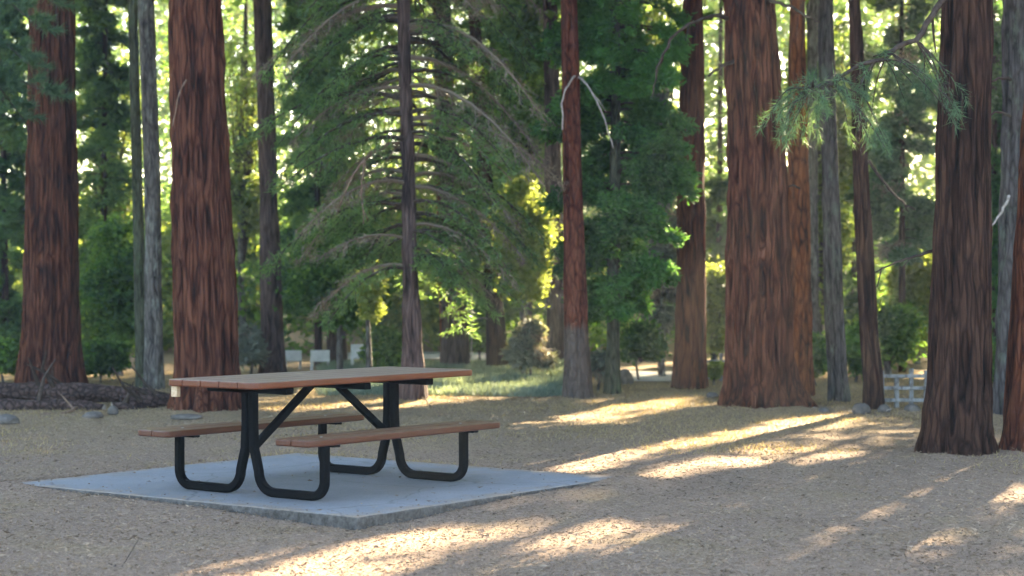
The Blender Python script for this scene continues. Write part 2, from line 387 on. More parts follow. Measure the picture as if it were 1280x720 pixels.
def make_tree(name, label, prof, H, bark_m, crown=None, group=None, **kw):
    """a tree: Empty at its foot > trunk, crown; crown(mb, x_top, D) adds foliage"""
    D = gd(prof[0][0]); base = np.array([wx(prof[0][1], D), D, GZ])
    root = empty(name, base); tag(root, label, 'tree', group)
    mb = MB(); xs, zs = trunk_mesh(mb, prof, D, H, **kw); mb.build('trunk', bark_m, root, origin=base)
    if crown:
        cb = MB(); crown(cb, lambda z: float(np.interp(z, zs, xs)), D)
        cb.build('crown', [kw_leaf(crown), LIMB, DEAD], root, smooth=False, origin=base)
    return root, base
def kw_leaf(c): return getattr(c, 'leaf', PINE)

def high_crown(zb=7.6, R=3.0, H=19, nb=80, per=520, leafm=PINE, coarse=2.6, s=3):
    def c(mb, xat, D):
        boughs(mb, xat((zb+H)/2), D, zb, H, R, nb, droop=.3, rise=.12, needle=.16, wd=.035, per=per, coarse=coarse, seed=s, twigs=False, zlow=zb-.5,
               prof=lambda f: (1-f)**.6*(.65+.35*min(1, f*4)), leafy=True)
    c.leaf = leafm; return c

# ================================================================ GROUND
def ground_h(x, y):
    h = .035*fbm(x*.35, y*.35, 0, 3, 40)+.012*fbm(x*2.3, y*2.3, 0, 3, 41)
    near = np.clip((30-np.abs(y))/10, 0, 1)
    h = h+near*.007*fbm(x*11, y*11, 0, 3, 42)
    far = np.clip((y-38)/60, 0, 1); h = h+far**1.5*5+(far*.6)*fbm(x*.05, y*.05, 0, 2, 43)
    return GZ+h
ROT = .932; TX, TY = -1.276, 12.909
cR, sR = math.cos(ROT), math.sin(ROT)
def to_local(x, y): return (x-TX)*cR+(y-TY)*sR, -(x-TX)*sR+(y-TY)*cR
SLAB = (-1.14, 1.66, -1.30, 1.80)
FEET = [(485,62,84),(516,260,84),(498,722,38),(488,863,46),(510,951,100),(497,1001,34),(503,1049,28),(514,1094,28),(570,1196,92),(568,1287,76),(520,1260,36),(488,192,26),(500,517,32),(493,765,22)]
def ground_z(x, y):
    """floor height, settled against the slab's edges"""
    h = ground_h(x, y); u, v = to_local(x, y)
    dx = np.maximum(np.maximum(SLAB[0]-u, u-SLAB[1]), 0); dy = np.maximum(np.maximum(SLAB[2]-v, v-SLAB[3]), 0); d = np.hypot(dx, dy)
    # the soil is washed out along the front corner, and laps the slab at its two ends and at the back
    front = np.exp(-((u-SLAB[0])**2+(v-SLAB[2])**2)/(1.1**2))
    edge = -.020-.055*front+.010*fbm(x*6, y*6, 0, 3, 44)
    lap = np.exp(-((u-SLAB[1])**2+(v-SLAB[2])**2)/(.28**2))+np.exp(-((u-SLAB[0])**2+(v-SLAB[3])**2)/(.25**2))
    edge = edge+.035*lap
    for py_, px_, w_ in FEET:
        D_ = gd(py_); r_ = w_/F*D_/2; q_ = np.hypot(x-wx(px_, D_), y-D_)-r_; near_ = np.abs(q_) < 1.2
        if np.any(near_): h = h+np.where(near_, np.exp(-(np.maximum(q_, 0)/.32)**2)*(.02+.035*r_/.45)*(.7+.7*fbm(x*4, y*4, 0, 2, 90)), 0)
    w = np.exp(-(d/.45)**2)
    return h*(1-w)+edge*w-(d <= 0)*0.03
def graded(lo, hi, a, b, fine, g=1.09):
    c = list(np.arange(a, b, fine)); s = fine; p = b
    while p < hi: c.append(p); s *= g; p += s
    c.append(hi); s = fine; p = a-fine
    left = []
    while p > lo: left.append(p); s *= g; p -= s
    left.append(lo); return np.array(left[::-1]+c)
def slot(y): return y
gx = graded(-140, 140, -6.5, 6.5, .04); gy = graded(-55, 150, 8, 22, .04)
X, Y = np.meshgrid(gx, gy); Z = ground_z(X, Y)
mb = MB(); nx = len(gx); i = (np.arange(len(gy)-1)*nx)[:, None]; j = np.arange(nx-1)[None]
mb.add(np.stack([X, Y, Z], -1).reshape(-1, 3), np.stack([i+j, i+j+1, i+nx+j+1, i+nx+j], -1).reshape(-1, 4))
gm, nt, out = mat('forest_floor')
co = coords(nt)
n1 = noise(nt, co, 34, 6, .72); n2 = noise(nt, co, 1.1, 4, .6, .6); n3 = noise(nt, co, 110, 4, .7); n4 = noise(nt, coords(nt, (1, .45, 1)), .42, 3, .5)
base = ramp(nt, n1, [(.28, (.13, .090, .064)), (.45, (.29, .205, .143)), (.60, (.365, .268, .192)), (.78, (.50, .395, .30))]).outputs[0]
dry = ramp(nt, n1, [(.3, (.18, .128, .065)), (.55, (.35, .262, .140)), (.75, (.50, .39, .225))]).outputs[0]
c = mix(nt, ramp(nt, n2, [(.52, (0, 0, 0)), (.68, (.55, .55, .55))]).outputs[0], base, dry)
sep = N(nt, 'SeparateXYZ'); L(nt, co, sep.inputs[0])
yr = N(nt, 'MapRange'); yr.inputs[1].default_value = 15.5; yr.inputs[2].default_value = 19.5
ad = N(nt, 'Math', operation='MULTIPLY_ADD'); L(nt, n2, ad.inputs[0]); ad.inputs[1].default_value = 5.; L(nt, sep.outputs[1], ad.inputs[2])
sb = N(nt, 'Math', operation='SUBTRACT'); L(nt, ad.outputs[0], sb.inputs[0]); sb.inputs[1].default_value = 2.5; L(nt, sb.outputs[0], yr.inputs[0])
gfac = N(nt, 'Math', operation='MULTIPLY'); L(nt, yr.outputs[0], gfac.inputs[0]); gfac.inputs[1].default_value = .65
c = mix(nt, gfac.outputs[0], c, dry)
c = mix(nt, ramp(nt, n4, [(.35, (0, 0, 0)), (.65, (.45, .45, .45))]).outputs[0], c, mix(nt, .7, c, (.72, .70, .70), 'MULTIPLY'))
c = mix(nt, ramp(nt, n3, [(.42, (.35, .35, .35)), (.60, (0, 0, 0))]).outputs[0], c, mix(nt, 1., c, (.42, .36, .33), 'MULTIPLY'))
hs = N(nt, 'Math', operation='ADD'); L(nt, n1, hs.inputs[0]); L(nt, n3, hs.inputs[1])
principled(nt, out, c, .95, hs.outputs[0], .6, .022, .1)
tag(mb.build('ground', gm), 'dusty brown forest floor covered with pine litter', kind='structure')

# loose litter: needles, chips and cone scales in their thousands
def ground_points(n, y0, y1, margin=1.35, pw=1.0):
    y = y0+(y1-y0)*rs.rand(n)**pw; x = (rs.rand(n)*2-1)*y*.268*margin
    u, v = to_local(x, y); k = ~((u > SLAB[0]-.01) & (u < SLAB[1]+.01) & (v > SLAB[2]-.01) & (v < SLAB[3]+.01)) | (rs.rand(n) < .015+.25*np.exp(-np.minimum(np.minimum(u-SLAB[0], SLAB[1]-u), np.minimum(v-SLAB[2], SLAB[3]-v))/.07))
    return x[k], y[k]
mb = MB(); x, y = ground_points(210000, 7.5, 24, 1.3, 1.25)
u, v = to_local(x, y); on = (u > SLAB[0]) & (u < SLAB[1]) & (v > SLAB[2]) & (v < SLAB[3])
z = np.where(on, 0.002, ground_z(x, y)+.002)
P = np.stack([x, y, z+rs.rand(len(x))*.006], 1); a = rs.rand(len(x))*2*np.pi
Dv = np.stack([np.cos(a), np.sin(a), .25*rs.randn(len(x))*~on+.02], 1)
ln = .012+.045*rs.rand(len(x))**2.5; wd = np.where(rs.rand(len(x)) < .25, .010, .004)
tn = .52+.19*rs.randn(len(x))+.35*fbm(x*.9, y*.9, 0, 2, 60)
blades(mb, P, Dv, ln, wd, tn, 0, True)
tag(mb.build('pine_litter', LITM, smooth=False), 'dry needles and bark chips strewn over the brown forest floor', kind='stuff')
# straw-coloured short grass
mb = MB(); x, y = ground_points(150000, 12.5, 30, 1.35)
m = fbm(x*.6, y*.6, 0, 3, 70)*1.3+(y-17)*.10-.25+.25*(x > 1.5)+rs.randn(len(x))*.2; k = m > 0.1; x, y = x[k], y[k]
u, v = to_local(x, y); k = ~((u > SLAB[0]-.05) & (u < SLAB[1]+.05) & (v > SLAB[2]-.05) & (v < SLAB[3]+.05)); x, y = x[k], y[k]
P = np.stack([x, y, ground_z(x, y)-.004], 1)
blades(mb, P, rs.randn(len(x), 3)*np.array([.8, .8, .1])+np.array([0, 0, .8]), .045, .008, .5+.25*rs.randn(len(x)), 0)
tag(mb.build('dry_grass', STRAW, smooth=False), 'short straw coloured grass scattered between the trees', kind='stuff')
# blue-green meadow strip behind the clearing
mb = MB(); n = 60000; y = 24+9*rs.rand(n); x = wx(400, y)+(wx(712, y)-wx(400, y))*rs.rand(n)
k = (fbm(x*.8, y*.5, 0, 3, 71) > -.28); x, y = x[k], y[k]
P = np.stack([x, y, ground_z(x, y)-.01], 1)
blades(mb, P, rs.randn(len(x), 3)*np.array([.7, .7, .1])+np.array([0, 0, .9]), .13, .022, .55+.25*rs.randn(len(x))+.4*fbm(x*1.2, y*1.2, 0, 2, 72), 0)
tag(mb.build('meadow_grass', GRASSG, smooth=False), 'low blue green meadow plants behind the clearing', kind='stuff')
# pale track in the distance
mb = MB()
tp = spline([np.array([wx(a, gd(b)), gd(b)]) for a, b in ((1010, 466), (900, 470), (815, 474), (740, 468), (660, 452), (560, 446), (420, 447))], 8)
w_ = np.linspace(1.3, 1.9, len(tp))
Vt = []
for s_ in (-1, -.33, .33, 1):
    q = tp+np.stack([0*w_, s_*w_], 1); Vt.append(np.stack([q[:, 0], q[:, 1], ground_z(q[:, 0], q[:, 1])+.03], 1))
Vt = np.stack(Vt, 1).reshape(-1, 3); i = (np.arange(len(tp)-1)*4)[:, None]; j = np.arange(3)[None]
mb.add(Vt, np.stack([i+j+1, i+j, i+4+j, i+5+j], -1).reshape(-1, 4))
pm, nt, out = mat('pale_gravel'); n1 = noise(nt, coords(nt), 14, 6, .7)
principled(nt, out, ramp(nt, n1, [(.3, (.36, .35, .34)), (.7, (.58, .56, .54))]).outputs[0], .95, n1, .5, .02, .1)
tag(mb.build('gravel_track', pm), 'pale grey gravel track beyond the clearing', kind='structure')

# ================================================================ SLAB
sm, nt, out = mat('concrete'); co = coords(nt)
n1 = noise(nt, co, 2.2, 5, .6, .4); n2 = noise(nt, co, 60, 4, .7); n3 = noise(nt, coords(nt, (1, 7, 1)), 9, 3, .6)
c = ramp(nt, n1, [(.3, (.175, .178, .18)), (.7, (.255, .257, .258))]).outputs[0]
c = mix(nt, .35, c, ramp(nt, n3, [(.3, (.18, .18, .19)), (.7, (.28, .28, .29))]).outputs[0])
c = mix(nt, ramp(nt, n2, [(.35, (.5, .5, .5)), (.5, (0, 0, 0))]).outputs[0], c, mix(nt, 1., c, (.6, .58, .56), 'MULTIPLY'))
c = mix(nt, ramp(nt, noise(nt, co, 1.3, 3, .5, 1.), [(.55, (0, 0, 0)), (.75, (.6, .6, .6))]).outputs[0], c, (.22, .185, .15))
sp = N(nt, 'SeparateXYZ'); L(nt, co, sp.inputs[0]); ed = []
for ax, c0, hw_ in ((0, (SLAB[0]+SLAB[1])/2, (SLAB[1]-SLAB[0])/2), (1, (SLAB[2]+SLAB[3])/2, (SLAB[3]-SLAB[2])/2)):
    a = N(nt, 'Math', operation='SUBTRACT'); L(nt, sp.outputs[ax], a.inputs[0]); a.inputs[1].default_value = c0
    b = N(nt, 'Math', operation='ABSOLUTE'); L(nt, a.outputs[0], b.inputs[0]); d = N(nt, 'Math', operation='SUBTRACT'); d.inputs[0].default_value = hw_; L(nt, b.outputs[0], d.inputs[1]); ed.append(d)
mn = N(nt, 'Math', operation='MINIMUM'); L(nt, ed[0].outputs[0], mn.inputs[0]); L(nt, ed[1].outputs[0], mn.inputs[1])
jn = N(nt, 'Math', operation='MULTIPLY_ADD'); L(nt, noise(nt, co, 3.5, 5, .65), jn.inputs[0]); jn.inputs[1].default_value = -.75; L(nt, mn.outputs[0], jn.inputs[2])
rm = N(nt, 'MapRange'); L(nt, jn.outputs[0], rm.inputs[0]); rm.inputs[1].default_value = -.42; rm.inputs[2].default_value = -.24; rm.inputs[3].default_value = .75; rm.inputs[4].default_value = 0
c = mix(nt, rm.outputs[0], c, mix(nt, n2, (.20, .145, .095), (.34, .25, .17)))
cr = N(nt, 'TexVoronoi', feature='DISTANCE_TO_EDGE'); cr.inputs['Scale'].default_value = .55; dn = N(nt, 'TexNoise'); dn.inputs['Scale'].default_value = 3; dn.inputs['Detail'].default_value = 5; L(nt, co, dn.inputs['Vector'])
ds = N(nt, 'VectorMath', operation='SCALE'); ds.inputs['Scale'].default_value = .25; L(nt, dn.outputs['Color'], ds.inputs[0]); da = N(nt, 'VectorMath', operation='ADD'); L(nt, co, da.inputs[0]); L(nt, ds.outputs[0], da.inputs[1]); L(nt, da.outputs[0], cr.inputs['Vector'])
c = mix(nt, ramp(nt, cr.outputs['Distance'], [(.0, (.7, .7, .7)), (.006, (0, 0, 0))]).outputs[0], c, (.12, .115, .11))
hs = N(nt, 'Math', operation='MULTIPLY_ADD'); L(nt, n3, hs.inputs[0]); hs.inputs[1].default_value = .6; L(nt, n2, hs.inputs[2])
principled(nt, out, c, .88, hs.outputs[0], .35, .006, .25)
nu = 140; uu = np.linspace(SLAB[0], SLAB[1], nu); vv = np.linspace(SLAB[2], SLAB[3], nu)
U, Vv = np.meshgrid(uu, vv)
mb = MB()
top = np.stack([U, Vv, .0012*fbm(U*5, Vv*5, 0, 3, 80)-.0006], -1).reshape(-1, 3)
i = (np.arange(nu-1)*nu)[:, None]; j = np.arange(nu-1)[None]; mb.add(top, np.stack([i+j, i+j+1, i+nu+j+1, i+nu+j], -1).reshape(-1, 4))
ring = [(u, SLAB[2]) for u in uu[:-1]]+[(SLAB[1], v) for v in vv[:-1]]+[(u, SLAB[3]) for u in uu[::-1][:-1]]+[(SLAB[0], v) for v in vv[::-1][:-1]]
ring = np.array(ring); cen = np.array([(SLAB[0]+SLAB[1])/2, (SLAB[2]+SLAB[3])/2])
rows = []
for dz, o in ((-.0006, 0), (-.006, .009), (-.016, .012), (-.05, .012), (-.10, .014), (-.16, .018)):
    q = ring.copy(); jit = fbm(ring[:, 0]*9, ring[:, 1]*9, dz*60, 3, 81)*.012*(o > 0)
    out_ = np.zeros_like(q); out_[:, 0] = np.where(ring[:, 0] <= SLAB[0]+1e-6, -1, np.where(ring[:, 0] >= SLAB[1]-1e-6, 1, 0)); out_[:, 1] = np.where(ring[:, 1] <= SLAB[2]+1e-6, -1, np.where(ring[:, 1] >= SLAB[3]-1e-6, 1, 0))
    q = q+out_*(o+jit)[:, None]; rows.append(np.column_stack([q, np.full(len(q), dz)]))
R_ = len(ring); Vr = np.array(rows).reshape(-1, 3); i = (np.arange(5)*R_)[:, None]; j = np.arange(R_)[None]; k = (j+1) % R_
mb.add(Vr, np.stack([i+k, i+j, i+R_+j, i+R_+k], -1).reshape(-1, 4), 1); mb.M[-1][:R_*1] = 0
em, nt, out = mat('shaded_side_concrete'); ec = coords(nt); e1 = noise(nt, ec, 22, 5, .7); e2 = noise(nt, ec, 70, 3, .7)  # shade of the slab's side faces, put into a darker concrete colour
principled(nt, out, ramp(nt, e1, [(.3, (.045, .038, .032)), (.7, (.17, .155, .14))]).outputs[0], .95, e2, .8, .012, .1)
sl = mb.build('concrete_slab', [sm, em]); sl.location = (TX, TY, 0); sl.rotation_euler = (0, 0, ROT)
tag(sl, 'grey rectangular concrete slab under the picnic table', 'slab')

# ================================================================ PICNIC TABLE
def wood(name, a, b, edge, grain=(2.2, 34, 34)):
    m, nt, out = mat(name)
    co = coords(nt, grain); n1 = noise(nt, co, 1.4, 6, .7, .8); n2 = noise(nt, coords(nt, (1, 2, 1)), 1.6, 3, .5)
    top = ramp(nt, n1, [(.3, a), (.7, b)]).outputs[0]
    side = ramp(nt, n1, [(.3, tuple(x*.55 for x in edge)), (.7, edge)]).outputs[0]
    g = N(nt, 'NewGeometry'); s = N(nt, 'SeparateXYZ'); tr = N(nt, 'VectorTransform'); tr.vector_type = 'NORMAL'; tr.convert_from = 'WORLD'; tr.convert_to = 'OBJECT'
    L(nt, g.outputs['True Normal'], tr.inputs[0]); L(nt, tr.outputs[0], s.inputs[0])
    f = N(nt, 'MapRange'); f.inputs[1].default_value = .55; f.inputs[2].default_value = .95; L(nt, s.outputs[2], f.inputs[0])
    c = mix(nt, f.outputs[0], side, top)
    c = mix(nt, ramp(nt, n2, [(.45, (0, 0, 0)), (.7, (.5, .5, .5))]).outputs[0], c, mix(nt, 1., c, (.8, .7, .62), 'MULTIPLY'))
    principled(nt, out, c, .42, n1, .25, .004, .5); return m
WOOD = wood('varnished_tabletop', (.20, .132, .088), (.32, .23, .16), (.18, .044, .010))
WOODB = wood('varnished_bench', (.125, .060, .029), (.22, .122, .066), (.115, .031, .010))
BLK, nt, out = mat('black_coated_steel'); nn = noise(nt, coords(nt), 60, 3, .6)
principled(nt, out, ramp(nt, nn, [(.3, (.003, .003, .0035)), (.7, (.006, .0065, .007))]).outputs[0], .6, nn, .08, .002, .05)
GALV, nt, out = mat('bolt_steel'); principled(nt, out, (.35, .34, .33), .45, None, metal=.8)
ENDG, nt, out = mat('pale_end_grain'); nn = noise(nt, coords(nt, (20, 20, 60)), 2, 4); principled(nt, out, ramp(nt, nn, [(.3, (.55, .38, .22)), (.7, (.75, .58, .40))]).outputs[0], .8)

s0, w0, Ht, Hb, Lt, Wt, Lb, bi, bw = .706, .678, .753, .405, 2.14, .82, 1.97, .467, .31
tb = empty('picnic_table', (TX, TY, 0), ROT)
tag(tb, 'wooden picnic table with black steel frame on the concrete slab', 'picnic table')
def plank(mb, u0, u1, v0, v1, z0, z1, rc=.05, mat_=0, c0=True, c1=True):
    """plank with rounded outer corners on the v-sides named by c0 (v0) and c1 (v1), bevelled edges"""
    pts = []
    def corner(cx, cy, r, a0):
        for t in np.linspace(0, 1, 6): a = a0+t*math.pi/2; pts.append((cx+r*math.cos(a), cy+r*math.sin(a)))
    r0 = rc if c0 else .006; r1 = rc if c1 else .006
    corner(u1-r1, v1-r1, r1, 0); corner(u0+r1, v1-r1, r1, math.pi/2); corner(u0+r0, v0+r0, r0, math.pi); corner(u1-r0, v0+r0, r0, 1.5*math.pi)
    pts = np.array(pts); c = pts.mean(0); n = len(pts); rows = []
    for dz, s in ((z1, .008), (z1-.003, .002), (z1-.009, 0), (z0+.009, 0), (z0+.003, .002), (z0, .008)):
        d = pts-c; half = np.array([(u1-u0)/2, (v1-v0)/2]); q = c+d*(1-s/half); rows.append(np.column_stack([q, np.full(n, dz)]))
    V = np.array(rows).reshape(-1, 3); i = (np.arange(5)*n)[:, None]; j = np.arange(n)[None]; k = (j+1) % n
    mb.add(V, np.stack([i+k, i+j, i+n+j, i+n+k], -1).reshape(-1, 4), mat_)
    n0 = mb.n-len(V); mb.F.append(np.arange(n)[None]+n0); mb.M.append(np.array([mat_])); mb.F.append(np.arange(n)[::-1][None]+n0+5*n); mb.M.append(np.array([mat_]))
mb = MB(); k = 5; pw = Wt/k
for a in range(k): plank(mb, -Lt/2, Lt/2+.09, -Wt/2+a*pw+(.0025 if a else 0), -Wt/2+(a+1)*pw-(.0025 if a < k-1 else 0), Ht-.044, Ht, .07, 0, a == 0, a == k-1)
mb.build('tabletop', WOOD, tb, smooth=False)
for sd in (1, -1):
    mb = MB(); h = bw/2; c = sd*(bi+h)
    for a in (0, 1): plank(mb, -Lb/2, Lb/2, c-h+a*h+(.0025 if a else 0), c-h+(a+1)*h-(0 if a else .0025), Hb-.042, Hb, .045, 0, a == 0, a == 1)
    mb.build('bench_seat', WOODB, tb, smooth=False)
def rect_tube(P, wv, wu):
    """rectangular tube along path P lying in the v-z plane: wv across the path, wu along the table"""
    P = np.asarray(P); T = np.gradient(P, axis=0); T = unit(T); A = np.stack([0*T[:, 0], -T[:, 2], T[:, 1]], 1); B = np.array([1., 0, 0])
    b = .010; hw, hu = wv/2, wu/2
    sec = [(hw-b, hu), (hw, hu-b), (hw, -hu+b), (hw-b, -hu), (-hw+b, -hu), (-hw, -hu+b), (-hw, hu-b), (-hw+b, hu)]
    V = np.stack([P+A*s+B*t for s, t in sec], 1); m = len(P); n = 8
    i = np.arange(m-1)[:, None]*n; j = np.arange(n)[None]; k = (j+1) % n
    return V.reshape(-1, 3), np.stack([i+j, i+k, i+n+k, i+n+j], -1).reshape(-1, 4), [np.arange(n), np.arange(n)[::-1]+(m-1)*n]
def arc(c, r, a0, a1, n=8):
    return [(c[0]+r*math.cos(a), c[1]+r*math.sin(a)) for a in np.linspace(a0, a1, n)]
for uu_ in (-s0, s0):
    fr = MB()
    for sd in (1, -1):
        hw = .027; yb = hw+.002; rin = .13; rout = .10
        path = [(.030, Ht-.05), (.031, .45)]+[(.04, .30)]+arc((.045+rin+.035, yb+rin), rin, math.pi, 1.5*math.pi)[0:]+arc((w0-rout-hw, yb+rout), rout, -math.pi/2, 0)+[(w0-hw, Hb-.047)]
        path[2] = (.040, .30); path = [(a, b) for a, b in path]
        # ease the centre post into the sweep
        pp = []
        for a, b in path: pp.append(np.array([uu_, sd*a, b]))
        V, Q, caps = rect_tube(np.array(pp), hw*2, .058)
        n0 = fr.n; fr.add(V, Q); 
        for cp in caps: fr.F.append(cp[None]+n0); fr.M.append(np.array([0]))
        bevel_box(fr, (uu_-.03, sd*(bi+bw/2)-bw/2+.02, Hb-.058), (uu_+.03, sd*(bi+bw/2)+bw/2-.02, Hb-.044), .003)
    bevel_box(fr, (uu_-.034, -.36, Ht-.092), (uu_+.034, .36, Ht-.046), .006)
    o = fr.build('support_frame', BLK, tb, smooth=False)
    for sd in (1, -1):
        md = MB()
        for du in (-.0,):
            P = np.array([[uu_+du, sd*(bi+bw/2), Hb-.004], [uu_+du, sd*(bi+bw/2), Hb+.003]]); V, Q = tube(P, [.011, .009], 10); n0 = md.n; md.add(V, Q); md.F.append((np.arange(10)+10+n0)[::-1][None]); md.M.append(np.array([0]))
        md.build('bolt', GALV, tb, smooth=False)
for sd in (-1, 1):       # diagonal braces from the posts up to the middle of the top
    br = MB(); a = np.array([sd*(s0-.03), 0, .30]); b = np.array([sd*.10, 0, Ht-.05]); d = unit(b-a); nrm = np.array([-d[2], 0, d[0]]); hv, hn = .02, .021
    V = []
    for p in (a, b):
        for x1, x2 in ((-1, -1), (1, -1), (1, 1), (-1, 1)): V.append(p+np.array([0, x1*hv, 0])+nrm*x2*hn)
    br.add(V, [[0, 1, 5, 4], [1, 2, 6, 5], [2, 3, 7, 6], [3, 0, 4, 7], [3, 2, 1, 0], [4, 5, 6, 7]])
    bevel_box(br, (sd*.10-.055, -.05, Ht-.056), (sd*.10+.055, .05, Ht-.046), .002)
    br.build('brace', BLK, tb, smooth=False)
mb = MB(); bevel_box(mb, (-.03, -.40, Ht-.090), (.03, .40, Ht-.0455), .005); mb.build('cross_rail', BLK, tb, smooth=False)
mb = MB(); bevel_box(mb, (-Lt/2+.03, Wt/2-.085, Ht-.115), (-Lt/2+.065, Wt/2-.03, Ht-.0455), .004); o = mb.build('end_cleat', ENDG, tb, smooth=False); o['label'] = 'pale end block under the corner of the top'

# ================================================================ TREES IN THE CLEARING
def zt(py, D): return wz(py, D)
t1, b1 = make_tree('conifer_tree', 'thick red trunk at far left, rising behind the long fallen log', [(485, 62, 84), (430, 63, 74), (400, 64, 70), (240, 65, 62), (0, 65, 53)], 22, RED, high_crown(7.6, 3.2, 21, s=11), rough=.035, flute=.05, roots=.08, flare=1.1, n=140, seed=1, k=17)
# low needle spray hanging in front of its trunk
nb = MB(); D = 22.5
for (a, b, c_, d_, m_) in ((-60, -30, 55, 40, 1), (-50, 30, 40, 85, 1), (-60, 90, 70, 122, 1), (-60, -60, 75, 10, 1), (-60, 60, 30, 150, 1)):
    A = W(a, b, D+1.2*rs.rand()); B = W(c_, d_, D-.8+1.2*rs.rand()); P = spline([A, (A+B)/2+np.array([0, 0, .12]), B], 5)
    V, Q = tube(P, np.linspace(.016, .004, len(P)), 4); nb.add(V, Q, 1)
    n = 2600; k = rs.randint(0, 26, n); u = (.15+.85*k/26.)*(len(P)-1.001); ki = u.astype(int); w = (u-ki)[:, None]; C = P[ki]*(1-w)+P[ki+1]*w
    off = unit(np.random.RandomState(3).randn(26, 3)+np.array([.5, 0, -.2]))[k]*(rs.rand(n)**.5*.22)[:, None]
    Pn = C+off; blades(nb, Pn, off+rs.randn(n, 3)*.12+np.array([.05, 0, 0]), .13, .011, clump_tone(Pn, .5), 0)
nb.build('low_spray', [PINE, LIMB], t1, smooth=False, origin=b1)
t2, b2 = make_tree('conifer_tree', 'thick furrowed red trunk with spreading roots directly behind the left end of the picnic table', [(516, 260, 92), (480, 259, 78), (400, 257, 76), (240, 251, 70), (0, 244, 64)], 23, RED, high_crown(6.6, 3.2, 22, s=12), rough=.046, flute=.06, roots=.16, n=140, seed=2, k=17)
limb_px(t2, [(236, 96, 20.7), (224, 118, 20.55), (216, 158, 20.5)], .011, .005, TAN, b2, 'dead_branch')
t3, b3 = make_tree('pine_tree', 'slim pine, smooth red above and grey-brown below, in front of the dense green cedar', [(498, 722, 38), (430, 721, 31), (240, 716, 25), (0, 711, 20)], 17, TWO, high_crown(7.0, 2.2, 16.5, nb=45, s=13), rough=.012, n=64, seed=3, k=18)
limb_px(t3, [(722, 92, 23.5), (712, 104, 23.1), (703, 124, 22.9), (703, 162, 22.8)], .016, .008, PALE, b3, 'dead_branch')
limb_px(t3, [(720, 94, 23.5), (737, 110, 23.0), (752, 142, 22.7), (768, 186, 22.6)], .016, .005, PALE, b3, 'dead_branch', forks=3)
t4, b4 = make_tree('pine_tree', 'straight red-brown pine trunk between the green cedar and the thickest trunk', [(488, 863, 46), (440, 863, 40), (240, 864, 34), (0, 866, 25)], 21, REDB, high_crown(7.6, 2.8, 20, s=14), rough=.018, n=72, seed=4, k=15)
t5, b5 = make_tree('conifer_tree', 'thickest trunk of the clearing, deeply furrowed red-brown with a flaring foot', [(510, 951, 101), (480, 950, 90), (440, 949, 83), (240, 947, 71), (100, 941, 65), (0, 936, 60)], 25, RED, high_crown(6.7, 3.6, 24, nb=90, s=15), rough=.055, flute=.09, roots=.13, flare=1.14, n=150, seed=5, k=15)
limb_px(t5, [(912, 22, 21.6), (885, 22, 21.3), (845, 42, 21), (822, 85, 20.9), (815, 122, 20.9)], .026, .008, LIMB, b5, 'bare_branch', forks=2)
limb_px(t5, [(918, 76, 21.6), (900, 84, 21.3), (884, 96, 21.1)], .024, .010, LIMB, b5, 'bare_branch')
limb_px(t5, [(960, 0, 21.6), (985, 8, 21.2), (1012, 22, 21), (1025, 28, 20.9)], .022, .008, LIMB, b5, 'bare_branch')
t6, b6 = make_tree('pine_tree', 'slender orange-barked trunk half hidden behind the right side of the thickest trunk', [(497, 1001, 34), (440, 1000, 31), (240, 998, 28), (0, 996, 20)], 19, ORANGE, high_crown(7.3, 2.4, 18, s=16), rough=.014, n=64, seed=6, k=17)
limb_px(t6, [(1000, 236, 23.5), (990, 232, 23.3), (978, 238, 23.2)], .014, .006, LIMB, b6, 'bare_branch')
t7, b7 = make_tree('pine_tree', 'dark grey slender trunk, nearest one to the right of the orange-barked trunk', [(503, 1049, 28), (470, 1047, 25), (400, 1043, 24), (240, 1038, 22), (100, 1034, 21), (0, 1031, 19)], 15, SLATE, high_crown(6.8, 2.0, 14, nb=40, s=17), rough=.012, n=56, seed=7, k=18)
t8, b8 = make_tree('pine_tree', 'brown-grey slender trunk leaning left, between the dark grey one and the near right trunk', [(514, 1094, 28), (470, 1091, 25), (400, 1085, 23), (240, 1077, 20), (100, 1072, 18), (0, 1068, 15)], 13, DARK, high_crown(6.9, 1.8, 12.5, nb=36, s=18), rough=.012, n=56, seed=8, k=18)
limb_px(t8, [(1085, 200, 21.8), (1100, 222, 21.6), (1120, 246, 21.5), (1142, 262, 21.4)], .022, .008, LIMB, b8, 'bare_branch', forks=2)
t9, b9 = make_tree('conifer_tree', 'broad dark brown trunk standing nearest on the right with grass around its foot', [(570, 1196, 94), (540, 1197, 85), (480, 1199, 79), (400, 1201, 73), (240, 1204, 66), (0, 1209, 60)], 20, DARK, high_crown(5.2, 2.8, 19, s=19), rough=.030, flute=.03, roots=.03, n=140, seed=9, k=19)
limb_px(t9, [(1175, 310, 16), (1150, 318, 15.8), (1120, 328, 15.7), (1092, 342, 15.6)], .016, .005, LIMB, b9, 'bare_branch', forks=2)
o, P9 = limb_px(t9, [(1200, -60, 16), (1185, -20, 15.7), (1165, 22, 15.5), (1125, 62, 15.4), (1075, 82, 15.3), (1035, 106, 15.3), (1010, 108, 15.3)], .034, .010, LIMB, b9, 'low_branch', forks=4)
nb = MB()
